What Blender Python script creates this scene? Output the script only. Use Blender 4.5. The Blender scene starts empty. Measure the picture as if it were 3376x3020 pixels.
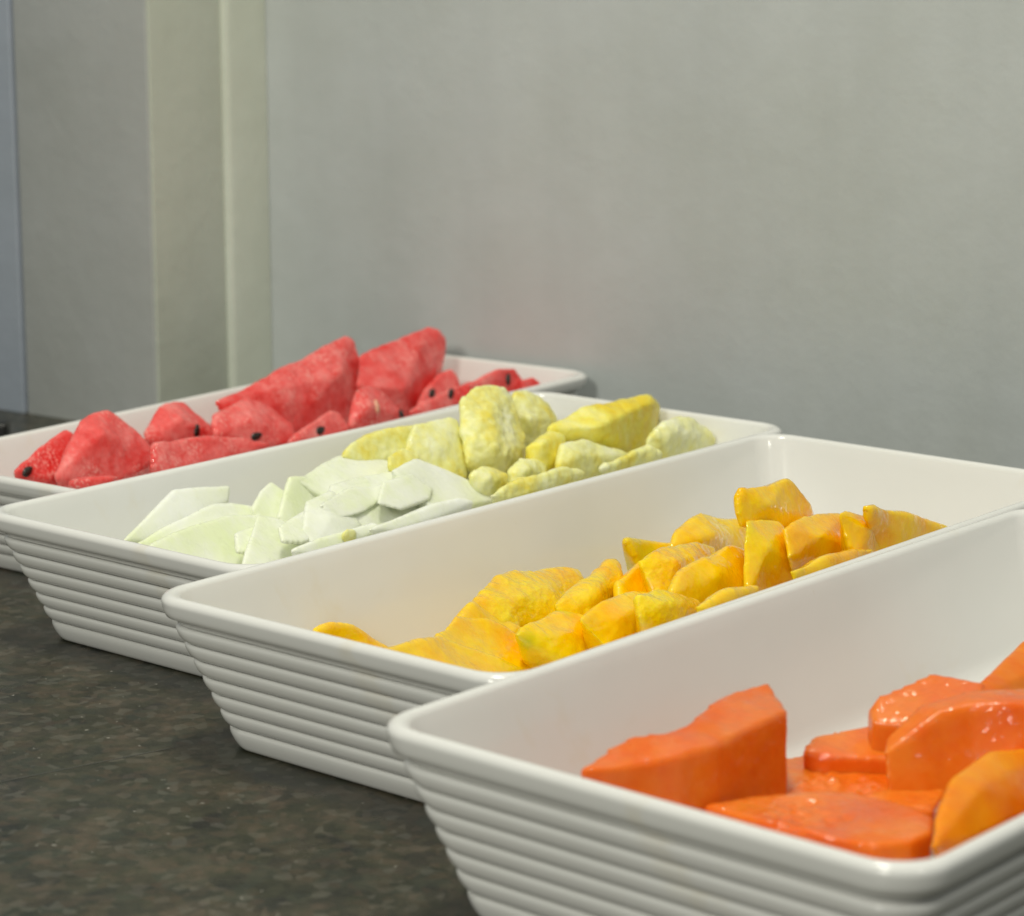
import bpy, bmesh, math, random
from mathutils import Vector, Matrix, noise

random.seed(7)
scene = bpy.context.scene
C = scene.collection

# ------------------------------------------------------------------ camera
cam_data = bpy.data.cameras.new('camera')
cam = bpy.data.objects.new('camera', cam_data)
C.objects.link(cam)
PITCH, ROLL = 0.18926, -0.00749
fw = Vector((0, math.cos(PITCH), -math.sin(PITCH)))
up0 = Vector((0, math.sin(PITCH), math.cos(PITCH)))
rt0 = Vector((1, 0, 0))
rt = rt0 * math.cos(ROLL) + up0 * math.sin(ROLL)
up = up0 * math.cos(ROLL) - rt0 * math.sin(ROLL)
m = Matrix((rt, up, -fw)).transposed().to_4x4()
m.translation = (0, 0, 0.27397)
cam.matrix_world = m
cam_data.sensor_width = 36
cam_data.lens = 88.26
cam_data.shift_x, cam_data.shift_y = 0.07133, -0.03678
cam_data.clip_start, cam_data.clip_end = 0.01, 50
cam_data.dof.use_dof = True
cam_data.dof.focus_distance = 0.93
cam_data.dof.aperture_fstop = 16
scene.camera = cam

# ------------------------------------------------------------------ light
world = bpy.data.worlds.new('World')
scene.world = world
world.use_nodes = True
bg = world.node_tree.nodes['Background']
bg.inputs[0].default_value = (0.96, 1.0, 0.93, 1)
bg.inputs[1].default_value = 0.22

def lamp(name, loc, target, size, power, color, sy=None):
    d = bpy.data.lights.new(name, 'AREA')
    d.size = size
    if sy:
        d.shape = 'RECTANGLE'; d.size_y = sy
    d.energy = power; d.color = color
    o = bpy.data.objects.new(name, d)
    o.location = loc
    o.rotation_euler = (Vector(target) - Vector(loc)).to_track_quat('-Z', 'Y').to_euler()
    C.objects.link(o)
    return o
lamp('ceiling_or_fill_lamp', (-0.12, 0.86, 1.55), (0.05, 1.0, 0.05), 0.26, 13.0, (1.0, 0.965, 0.83))
lamp('ceiling_or_fill_lamp', (-0.80, -0.65, 1.05), (0.08, 0.95, 0.05), 0.32, 16.0, (1.0, 0.98, 0.86))  # unseen fill lamp added behind camera-left to brighten the dish fronts

lamp('ceiling_or_fill_lamp', (0.85, -0.10, 1.35), (0.10, 0.95, 0.05), 0.10, 2.4, (1.0, 0.97, 0.86))  # small unseen lamp added at the right for glints on wet fruit

vs = scene.view_settings
vs.view_transform = 'Standard'
vs.look = 'None'
vs.exposure = -0.06
vs.gamma = 1.0

# ------------------------------------------------------------------ materials
def new_mat(name):
    mt = bpy.data.materials.new(name)
    mt.use_nodes = True
    nt = mt.node_tree
    return mt, nt, nt.nodes['Principled BSDF']

def N(nt, kind, **kw):
    n = nt.nodes.new(kind)
    for k, v in kw.items():
        if k.startswith('i_'):
            n.inputs[k[2:].replace('_', ' ')].default_value = v
        else:
            setattr(n, k, v)
    return n

def ramp(nt, fac, stops):
    r = nt.nodes.new('ShaderNodeValToRGB')
    e = r.color_ramp.elements
    while len(e) < len(stops):
        e.new(0.5)
    for el, (p, c) in zip(e, stops):
        el.position = p
        el.color = (*c, 1)
    nt.links.new(fac, r.inputs[0])
    return r

def mixc(nt, fac, a, b, mode='MIX'):
    mx = nt.nodes.new('ShaderNodeMix')
    mx.data_type = 'RGBA'; mx.blend_type = mode
    for sock, v in ((mx.inputs[0], fac), (mx.inputs[6], a), (mx.inputs[7], b)):
        if isinstance(v, (int, float)):
            sock.default_value = v
        elif isinstance(v, tuple):
            sock.default_value = (*v, 1)
        else:
            nt.links.new(v, sock)
    return mx.outputs[2]

def noise_tex(nt, scale, detail=3, rough=0.55, coord='Object', scl=None, dist=0.0):
    tc = nt.nodes.new('ShaderNodeTexCoord')
    out = tc.outputs[coord]
    if scl:
        mp = nt.nodes.new('ShaderNodeMapping')
        mp.inputs['Scale'].default_value = scl
        nt.links.new(out, mp.inputs[0]); out = mp.outputs[0]
    n = nt.nodes.new('ShaderNodeTexNoise')
    n.inputs['Scale'].default_value = scale
    n.inputs['Detail'].default_value = detail
    n.inputs['Roughness'].default_value = rough
    n.inputs['Distortion'].default_value = dist
    nt.links.new(out, n.inputs['Vector'])
    return n

def bump(nt, bs, height, strength, dist):
    b = nt.nodes.new('ShaderNodeBump')
    b.inputs['Strength'].default_value = strength
    b.inputs['Distance'].default_value = dist
    nt.links.new(height, b.inputs['Height'])
    nt.links.new(b.outputs[0], bs.inputs['Normal'])
    return b

def mat_ceramic():
    mt, nt, b = new_mat('white_glazed_ceramic')
    n = noise_tex(nt, 9, 3)
    r = ramp(nt, n.outputs['Fac'], [(0.3, (0.745, 0.745, 0.725)), (0.7, (0.79, 0.79, 0.775))])
    # tiny dried juice specks
    v = noise_tex(nt, 120, 3, 0.6)
    s = ramp(nt, v.outputs['Fac'], [(0.74, (0, 0, 0)), (0.84, (0.45, 0.45, 0.45))])
    col = mixc(nt, s.outputs[0], r.outputs[0], (0.55, 0.46, 0.30))
    # thin dried juice smears
    v2 = noise_tex(nt, 16, 4, 0.65, dist=1.2)
    s2 = ramp(nt, v2.outputs['Fac'], [(0.60, (0, 0, 0)), (0.78, (0.30, 0.30, 0.30))])
    col = mixc(nt, s2.outputs[0], col, (0.70, 0.62, 0.44))
    nt.links.new(col, b.inputs['Base Color'])
    b.inputs['Roughness'].default_value = 0.16
    b.inputs['Specular IOR Level'].default_value = 0.5
    n2 = noise_tex(nt, 35, 2)
    bump(nt, b, n2.outputs['Fac'], 0.12, 0.002)
    return mt

def mat_granite():
    mt, nt, b = new_mat('dark_granite')
    n1 = noise_tex(nt, 48, 8, 0.70)
    c1 = ramp(nt, n1.outputs['Fac'], [(0.38, (0.006, 0.007, 0.004)), (0.47, (0.026, 0.027, 0.014)),
                                      (0.55, (0.056, 0.050, 0.030)), (0.66, (0.13, 0.098, 0.066))])
    # mineral grains
    tc = nt.nodes.new('ShaderNodeTexCoord')
    vo = nt.nodes.new('ShaderNodeTexVoronoi')
    vo.inputs['Scale'].default_value = 260
    nt.links.new(tc.outputs['Object'], vo.inputs['Vector'])
    sep = nt.nodes.new('ShaderNodeSeparateColor')
    nt.links.new(vo.outputs['Color'], sep.inputs[0])
    gr = ramp(nt, sep.outputs[0], [(0.0, (0.004, 0.005, 0.003)), (0.30, (0.020, 0.024, 0.011)), (0.55, (0.052, 0.052, 0.028)),
                                   (0.78, (0.098, 0.060, 0.036)), (0.93, (0.17, 0.16, 0.13))])
    col = mixc(nt, 0.40, c1.outputs[0], gr.outputs[0])
    vo2 = nt.nodes.new('ShaderNodeTexVoronoi')
    vo2.inputs['Scale'].default_value = 115
    nt.links.new(tc.outputs['Object'], vo2.inputs['Vector'])
    sep2 = nt.nodes.new('ShaderNodeSeparateColor')
    nt.links.new(vo2.outputs['Color'], sep2.inputs[0])
    g2 = ramp(nt, sep2.outputs[1], [(0.0, (0.008, 0.009, 0.012)), (0.35, (0.030, 0.036, 0.016)), (0.65, (0.062, 0.044, 0.026)), (0.9, (0.036, 0.048, 0.034))])
    col = mixc(nt, 0.32, col, g2.outputs[0])
    # pale quartz flecks
    n4 = noise_tex(nt, 330, 2, 0.5)
    f4 = ramp(nt, n4.outputs['Fac'], [(0.715, (0, 0, 0)), (0.78, (1, 1, 1))])
    col = mixc(nt, f4.outputs[0], col, (0.36, 0.34, 0.30))
    nt.links.new(col, b.inputs['Base Color'])
    n2 = noise_tex(nt, 40, 4, 0.6)
    rr = ramp(nt, n2.outputs['Fac'], [(0.3, (0.26, 0.26, 0.26)), (0.7, (0.42, 0.42, 0.42))])
    nt.links.new(rr.outputs[0], b.inputs['Roughness'])
    bump(nt, b, n1.outputs['Fac'], 0.06, 0.001)
    return mt

def mat_wall(name, c0, c1, rough=0.5):
    mt, nt, b = new_mat(name)
    n = noise_tex(nt, 5, 4, 0.55)
    r = ramp(nt, n.outputs['Fac'], [(0.3, c0), (0.7, c1)])
    v = noise_tex(nt, 90, 2, 0.4)
    s = ramp(nt, v.outputs['Fac'], [(0.78, (0, 0, 0)), (0.84, (0.5, 0.5, 0.5))])
    st = noise_tex(nt, 26, 4, 0.6, scl=(1.0, 1.0, 0.12))
    sr = ramp(nt, st.outputs['Fac'], [(0.3, (0.965, 0.965, 0.965)), (0.7, (1.025, 1.025, 1.025))])
    mo = noise_tex(nt, 11, 5, 0.6)
    mr = ramp(nt, mo.outputs['Fac'], [(0.3, (0.95, 0.95, 0.93)), (0.7, (1.04, 1.04, 1.05))])
    col = mixc(nt, 1.0, mixc(nt, 1.0, r.outputs[0], sr.outputs[0], 'MULTIPLY'), mr.outputs[0], 'MULTIPLY')
    nt.links.new(mixc(nt, s.outputs[0], col, tuple(x * 0.72 for x in c0)), b.inputs['Base Color'])
    b.inputs['Roughness'].default_value = rough
    n2 = noise_tex(nt, 60, 4, 0.6)
    bump(nt, b, n2.outputs['Fac'], 0.15, 0.003)
    return mt

CERAMIC = mat_ceramic()
GRANITE = mat_granite()
WALL = mat_wall('painted_wall', (0.505, 0.54, 0.545), (0.56, 0.595, 0.60))
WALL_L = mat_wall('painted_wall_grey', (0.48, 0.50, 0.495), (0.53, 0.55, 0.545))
WALL_C = mat_wall('painted_wall_cream', (0.60, 0.64, 0.555), (0.66, 0.70, 0.615), 0.35)
WALL_B = mat_wall('painted_wall_blue', (0.37, 0.42, 0.50), (0.42, 0.47, 0.55))

# ------------------------------------------------------------------ helpers
def obj(name, mesh, mat, parent=None):
    o = bpy.data.objects.new(name, mesh)
    C.objects.link(o)
    if mat is not None:
        mesh.materials.clear(); mesh.materials.append(mat)
    if parent is not None:
        o.parent = parent
    return o

def tag(o, label, cat, group=None):
    o['label'] = label; o['category'] = cat
    if group:
        o['group'] = group
    return o

def struct(o):
    o['kind'] = 'structure'
    return o

def mesh_of(name, verts, faces, smooth=True, sharp=None):
    me = bpy.data.meshes.new(name)
    me.from_pydata(verts, [], faces)
    me.update()
    if smooth:
        me.polygons.foreach_set('use_smooth', [True] * len(me.polygons))
        if sharp:
            me.set_sharp_from_angle(angle=math.radians(sharp))
    return me

def prism(name, pts, z0, z1, bevel=0.0):
    """vertical prism over a ground polygon (counter-clockwise)"""
    bm = bmesh.new()
    lo = [bm.verts.new((x, y, z0)) for x, y in pts]
    hi = [bm.verts.new((x, y, z1)) for x, y in pts]
    n = len(pts)
    bm.faces.new(lo[::-1]); bm.faces.new(hi)
    for i in range(n):
        bm.faces.new((lo[i], lo[(i + 1) % n], hi[(i + 1) % n], hi[i]))
    if bevel:
        bmesh.ops.bevel(bm, geom=list(bm.edges), offset=bevel, segments=3, affect='EDGES', profile=0.5)
    bmesh.ops.recalc_face_normals(bm, faces=bm.faces)
    me = bpy.data.meshes.new(name)
    bm.to_mesh(me); bm.free()
    me.polygons.foreach_set('use_smooth', [True] * len(me.polygons))
    me.set_sharp_from_angle(angle=math.radians(35))
    return me

# ------------------------------------------------------------------ setting
WTH = -0.66125
WT = Vector((math.cos(WTH), math.sin(WTH)))          # along the wall, to the right
WN = Vector((-math.sin(WTH), math.cos(WTH)))         # into the wall
W0 = Vector((0, 1.27134))
def wp(a, d):
    p = W0 + WT * a + WN * d
    return (p.x, p.y)

counter = struct(obj('counter', prism('counter', [wp(-1.2, -1.5), wp(1.2, -1.5), wp(1.2, 0.30), wp(-1.2, 0.30)], -0.04, 0.0, 0.004), GRANITE))
def strip(x0, y0, x1, y1, w, h):
    d = Vector((x1 - x0, y1 - y0)); n = Vector((-d.y, d.x)).normalized() * w / 2
    return prism('scratch', [(x0 - n.x, y0 - n.y), (x1 - n.x, y1 - n.y), (x1 + n.x, y1 + n.y), (x0 + n.x, y0 + n.y)], -0.0005, h)
SCRATCH, _nt, _b = new_mat('scratch_pale')
_b.inputs['Base Color'].default_value = (0.10, 0.10, 0.095, 1); _b.inputs['Roughness'].default_value = 0.5
obj('scratch', strip(-0.190, 0.7690, -0.0918, 0.8324, 0.00035, 0.00012), SCRATCH, counter)
struct(obj('wall_back', prism('wall_back', [wp(-0.26, 0.092), wp(1.6, 0.092), wp(1.6, 0.25), wp(-0.26, 0.25)], -0.0005, 1.6), WALL))
struct(obj('wall_side', prism('wall_side', [wp(-0.3085, 0.0), wp(-0.2024, 0.0), wp(-0.2024, 0.0915), wp(-0.3085, 0.0915)], -0.0005, 1.6, 0.0012), WALL_L))
pil = struct(obj('wall_return', prism('wall_return', [wp(-0.2029, 0.0008), wp(-0.2005, 0.0008), wp(-0.2005, 0.0915), wp(-0.2029, 0.0915)], -0.0005, 1.6, 0.0008), WALL_C))
bead = [wp(-0.2006, 0.0585)] + [wp(-0.2006 + 0.0046 * math.sin(math.radians(a)), 0.0630 - 0.0045 * math.cos(math.radians(a))) for a in (20, 40, 60, 80)] + [wp(-0.1958, 0.0915), wp(-0.2006, 0.0915)]
struct(obj('corner_strip', prism('corner_strip', bead, -0.0005, 1.6), WALL_C))
struct(obj('wall_left', prism('wall_left', [wp(-1.2, -0.001), wp(-0.3105, -0.001), wp(-0.3105, 0.0915), wp(-1.2, 0.0915)], -0.0005, 1.6, 0.0012), WALL_B))

# ------------------------------------------------------------------ dishes
def rrect(w, l, d, r, z, nc=9, ns=14):
    """rounded rectangle loop, inset d from a w x l outline whose front-left corner is the origin"""
    r = max(r, 0.002)
    cs = ((w - d - r, d + r, -90), (w - d - r, l - d - r, 0), (d + r, l - d - r, 90), (d + r, d + r, 180))
    pts = []
    for i, (cx, cy, a0) in enumerate(cs):
        arc = []
        for k in range(nc + 1):
            a = math.radians(a0 + 90 * k / nc)
            arc.append((cx + r * math.cos(a), cy + r * math.sin(a)))
        pts += arc
        nx, ny, na = cs[(i + 1) % 4]
        a = math.radians(na)
        nxt = (nx + r * math.cos(a), ny + r * math.sin(a))
        for k in range(1, ns):
            t = k / ns
            pts.append((arc[-1][0] * (1 - t) + nxt[0] * t, arc[-1][1] * (1 - t) + nxt[1] * t))
    return [(x, y, z) for x, y in pts]

def ring_mesh(name, w, l, prof, rad, cap_last=False, sharp=50, close=False):
    verts, faces = [], []
    n = 0
    for d, z in prof:
        lp = rrect(w, l, d, rad(d), z)
        n = len(lp)
        verts += lp
    rows = len(prof)
    for j in range(rows if close else rows - 1):
        a, b = j * n, ((j + 1) % rows) * n
        for i in range(n):
            i2 = (i + 1) % n
            faces.append((a + i, a + i2, b + i2, b + i))
    if cap_last:
        faces.append(tuple((rows - 1) * n + i for i in range(n)))
    me = mesh_of(name, verts, faces, True, None)
    bm = bmesh.new(); bm.from_mesh(me)
    bmesh.ops.recalc_face_normals(bm, faces=bm.faces)
    bm.to_mesh(me); bm.free()
    me.polygons.foreach_set('use_smooth', [True] * len(me.polygons))
    me.set_sharp_from_angle(angle=math.radians(sharp))
    return me

DISH = [  # origin (front-left rim corner), yaw, length, width, height
    ((-0.2447, 1.0997), -0.6633, 0.3710, 0.1287, 0.0480),
    ((-0.1845, 0.9716), -0.7215, 0.3511, 0.1553, 0.0532),
    ((-0.1020, 0.8311), -0.7275, 0.3754, 0.1633, 0.0556),
    ((-0.0219, 0.6762), -0.7445, 0.3661, 0.1804, 0.0586)]
INS = 0.0201
DISH_LABEL = ['white ribbed rectangular dish holding red watermelon chunks',
              'white ribbed rectangular dish shared by pale melon slices and yellow pineapple',
              'white ribbed rectangular dish holding golden yellow mango pieces',
              'white ribbed rectangular dish holding orange papaya slices']
dishes = []
def make_dish(i):
    (ox, oy), th, L, W, H = DISH[i]
    root = bpy.data.objects.new('serving_dish', None)
    C.objects.link(root)
    root.empty_display_size = 0.05
    root.location = (ox, oy, 0.0)
    root.rotation_euler = (0, 0, th)
    tag(root, DISH_LABEL[i], 'dish', 'white serving dishes in a row')
    R = 0.0150
    wall = 0.0052
    slope = INS / H
    ro = lambda d: R - 0.22 * d
    off = lambda z: (H - z) * slope
    # rim: groove under the lip, rounded lip, first stretch of the inner face
    zg = H * (1 - 0.195)
    pr = [(off(zg) + 0.0032, zg + 0.0002), (off(zg) + 0.0010, zg + 0.0004), (off(zg) + 0.0003, zg + 0.0011), (off(zg) - 0.0006, zg + 0.0026)]
    q = math.hypot(1, slope)
    r = 0.0057 / 2 / q
    cz = H - r
    cd = off(cz) + 0.00195
    for t in (0.42, 0.60, 0.75):
        z = zg + (cz - zg) * t
        pr.append((off(z) - 0.0009 - 0.0005 * math.sin(math.pi * t), z))
    for k in range(0, 11):
        a = math.pi * k / 10
        co, si = math.cos(a), math.sin(a)
        pr.append((cd + r * (co * -1 + si * -slope) / q, cz + r * (co * -slope + si) / q))
    zi = H - 0.0085
    pr += [(0.0048 + (H - z) * slope, z) for z in (H - 0.0062, zi)]
    obj('rim', ring_mesh('rim', W, L, pr, ro, sharp=60), CERAMIC, root)
    # ribs
    n = 7
    zs = [zg - (zg - 0.0045) * k / (n - 0.35) for k in range(n)] + [0.0]
    for k in range(n):
        zt, zb = zs[k], zs[k + 1]
        h = zt - zb
        rp = [(off(zt) + 0.0040, zt)]
        last = k == n - 1
        for t, e in ((0.0, 0.0024), (0.04, 0.0010), (0.10, -0.0001), (0.20, -0.0005), (0.38, -0.0007), (0.58, -0.0007), (0.76, -0.0005), (0.88, -0.0001), (0.95, 0.0008), (1.0, 0.0024)):
            z = zt - h * t
            if last and t > 0.8:
                e = -0.0003 + (0.0012 if t == 1.0 else 0.0004 if t > 0.9 else 0)
            rp.append((off(z) + e, z - (0.0001 if t == 0 else 0)))
        rp.append((off(zb) + 0.0040, zb + 0.0001))
        obj('rib', ring_mesh('rib', W, L, rp, ro, sharp=55), CERAMIC, root)
    # basin: inner face, fillet, floor
    fl, rf = 0.0055, 0.010
    ri = lambda d: max(R - 0.0052 - 0.20 * d, 0.004)
    bp = [(0.0048 + (H - z) * slope, z) for z in (zi, H * 0.6, H * 0.42, fl + rf)]
    d0 = bp[-1][0]
    for k in range(1, 7):
        a = math.radians(90 * k / 6)
        bp.append((d0 + slope * rf * math.sin(a) * 0.5 + rf * (1 - math.cos(a)), fl + rf - rf * math.sin(a)))
    bp.append((bp[-1][0] + 0.006, fl))
    obj('basin', ring_mesh('basin', W, L, bp, ro, cap_last=True, sharp=60), CERAMIC, root)
    dishes.append(root)
for i in range(4):
    make_dish(i)

# small black block behind the watermelon dish
blk = obj('black_block', prism('black_block', [(-0.300, 1.275), (-0.2235, 1.275), (-0.2235, 1.288), (-0.300, 1.288)], 0.0, 0.0295, 0.002), None)
def mat_black():
    mt, nt, b = new_mat('black_plastic')
    n = noise_tex(nt, 80, 3)
    r = ramp(nt, n.outputs['Fac'], [(0.3, (0.006, 0.006, 0.006)), (0.7, (0.014, 0.014, 0.013))])
    nt.links.new(r.outputs[0], b.inputs['Base Color'])
    b.inputs['Roughness'].default_value = 0.4
    return mt
blk.data.materials.append(mat_black())
tag(blk, 'small black block on the counter behind the watermelon dish', 'block')
# ------------------------------------------------------------------ fruit materials
def mat_fruit(name, deep, mid, pale, grain, sss, radius, rough=0.28, bstr=0.4, bdist=0.0012, extra=None, coat=0.35, scl=None, c_scale=70, speck=None, wet=0):
    mt, nt, b = new_mat(name)
    n = noise_tex(nt, c_scale, 5, 0.68)
    r = ramp(nt, n.outputs['Fac'], [(0.36, deep), (0.50, mid), (0.66, pale)])
    col = r.outputs[0]
    if speck:  # pale grain in the flesh colour, also standing in for its gloss
        s1 = noise_tex(nt, 700, 2, 0.5)
        s2 = noise_tex(nt, 60, 2, 0.5)
        mu = N(nt, 'ShaderNodeMath', operation='MULTIPLY')
        f1 = ramp(nt, s1.outputs['Fac'], [(0.48, (0, 0, 0)), (0.66, (1, 1, 1))])
        f2 = ramp(nt, s2.outputs['Fac'], [(0.40, (0, 0, 0)), (0.62, (1, 1, 1))])
        nt.links.new(f1.outputs[0], mu.inputs[0]); nt.links.new(f2.outputs[0], mu.inputs[1])
        col = mixc(nt, mu.outputs[0], col, speck)
    if extra:
        e = noise_tex(nt, extra[1], 2, 0.5)
        f = ramp(nt, e.outputs['Fac'], [(extra[2], (0, 0, 0)), (extra[3], (1, 1, 1))])
        col = mixc(nt, f.outputs[0], col, extra[0])
    nt.links.new(col, b.inputs['Base Color'])
    b.inputs['Subsurface Weight'].default_value = sss
    b.inputs['Subsurface Radius'].default_value = radius
    b.inputs['Subsurface Scale'].default_value = 1.0
    g = noise_tex(nt, grain, 5, 0.65, scl=scl)
    rr = ramp(nt, g.outputs['Fac'], [(0.35, (rough * 0.7,) * 3), (0.7, (rough * 1.5,) * 3)])
    nt.links.new(rr.outputs[0], b.inputs['Roughness'])
    if wet:
        wm = noise_tex(nt, 48, 3, 0.6)
        wr = ramp(nt, wm.outputs['Fac'], [(0.36, (0.1, 0.1, 0.1)), (0.48, (coat, coat, coat))])
        nt.links.new(wr.outputs[0], b.inputs['Coat Weight'])
    else:
        b.inputs['Coat Weight'].default_value = coat
    b.inputs['Coat Roughness'].default_value = 0.12
    b.inputs['Specular IOR Level'].default_value = 0.2
    bp = bump(nt, b, g.outputs['Fac'], bstr, bdist)
    if wet:
        wn = noise_tex(nt, wet, 3, 0.6)
        wb = nt.nodes.new('ShaderNodeBump')
        wb.inputs['Strength'].default_value = 0.9
        wb.inputs['Distance'].default_value = 0.0024
        nt.links.new(wn.outputs['Fac'], wb.inputs['Height'])
        nt.links.new(wb.outputs[0], b.inputs['Coat Normal'])
        b.inputs['Coat Roughness'].default_value = 0.05
    else:
        nt.links.new(bp.outputs[0], b.inputs['Coat Normal'])
    return mt

FRUIT_MAT = {
    'watermelon_chunk': mat_fruit('watermelon_flesh', (0.78, 0.040, 0.036), (0.86, 0.105, 0.098), (0.91, 0.23, 0.215), 420, 0.55, (0.006, 0.002, 0.0015), 0.36, 0.5, 0.0013, coat=0.6, speck=(0.91, 0.34, 0.31), wet=220),
    'pineapple_chunk': mat_fruit('pineapple_flesh', (0.82, 0.70, 0.10), (0.86, 0.84, 0.34), (0.90, 0.91, 0.62), 240, 0.3, (0.004, 0.0035, 0.0015), 0.36, 0.5, 0.0014, coat=0.4, scl=(1.0, 0.35, 0.6), c_scale=45, wet=260),
    'melon_slice': mat_fruit('honeydew_flesh', (0.80, 0.86, 0.58), (0.86, 0.89, 0.75), (0.90, 0.92, 0.86), 120, 0.3, (0.004, 0.004, 0.003), 0.3, 0.1, 0.0008, c_scale=20, coat=0.3, wet=140),
    'mango_piece': mat_fruit('mango_flesh', (0.95, 0.47, 0.0), (0.98, 0.59, 0.0), (1.0, 0.68, 0.0), 120, 0.28, (0.006, 0.003, 0.0003), 0.32, 0.3, 0.0014, coat=1.0, c_scale=30, wet=85),
    'papaya_slice': mat_fruit('papaya_flesh', (0.76, 0.12, 0.004), (0.80, 0.165, 0.008), (0.84, 0.24, 0.022), 90, 0.35, (0.005, 0.0015, 0.0004), 0.34, 0.15, 0.0010, c_scale=26, coat=0.7, wet=130),
}
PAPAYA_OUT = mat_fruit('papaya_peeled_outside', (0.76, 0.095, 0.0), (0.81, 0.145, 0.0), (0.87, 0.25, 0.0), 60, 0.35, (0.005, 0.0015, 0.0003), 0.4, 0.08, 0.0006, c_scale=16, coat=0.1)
PAPAYA_PALE = mat_fruit('papaya_pale_side', (0.86, 0.22, 0.001), (0.90, 0.29, 0.003), (0.93, 0.40, 0.01), 60, 0.4, (0.006, 0.002, 0.0004), 0.4, 0.08, 0.0006, c_scale=18, coat=0.1)
GREEN_MANGO = mat_fruit('mango_flesh_with_green_patches', (0.94, 0.43, 0.0), (0.98, 0.58, 0.0), (0.99, 0.69, 0.0), 120, 0.28, (0.006, 0.003, 0.0003), 0.32, 0.3, 0.0014,
                        extra=((0.64, 0.60, 0.005), 36, 0.55, 0.72), coat=1.0, c_scale=30, wet=85)
FIBRE_MANGO = mat_fruit('mango_fibrous_cut_flesh', (0.95, 0.50, 0.0), (0.98, 0.64, 0.0), (1.0, 0.76, 0.006), 260, 0.28, (0.006, 0.003, 0.0003), 0.28, 0.6, 0.0020, coat=1.0, scl=(1.0, 0.5, 0.7), c_scale=40, wet=130)
PINE_DEEP = mat_fruit('pineapple_ripe_flesh', (0.84, 0.64, 0.03), (0.90, 0.80, 0.13), (0.94, 0.90, 0.38), 240, 0.3, (0.004, 0.003, 0.0008), 0.36, 0.5, 0.0014, coat=0.4, scl=(1.0, 0.35, 0.6), c_scale=40, wet=260)
SPECIAL = {'green': GREEN_MANGO, 'fibre': FIBRE_MANGO, 'outer': PAPAYA_OUT, 'pale': PAPAYA_PALE, 'deep': PINE_DEEP}
def mat_plain(name, col, rough):
    mt, nt, b = new_mat(name)
    n = noise_tex(nt, 400, 3)
    r = ramp(nt, n.outputs['Fac'], [(0.35, col), (0.7, tuple(min(1, x * 1.8 + 0.004) for x in col))])
    nt.links.new(r.outputs[0], b.inputs['Base Color'])
    b.inputs['Roughness'].default_value = rough
    return mt
SEED = mat_plain('dark_seed', (0.012, 0.008, 0.006), 0.25)
SEED_PALE = mat_plain('pale_seed', (0.62, 0.30, 0.20), 0.35)

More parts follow.
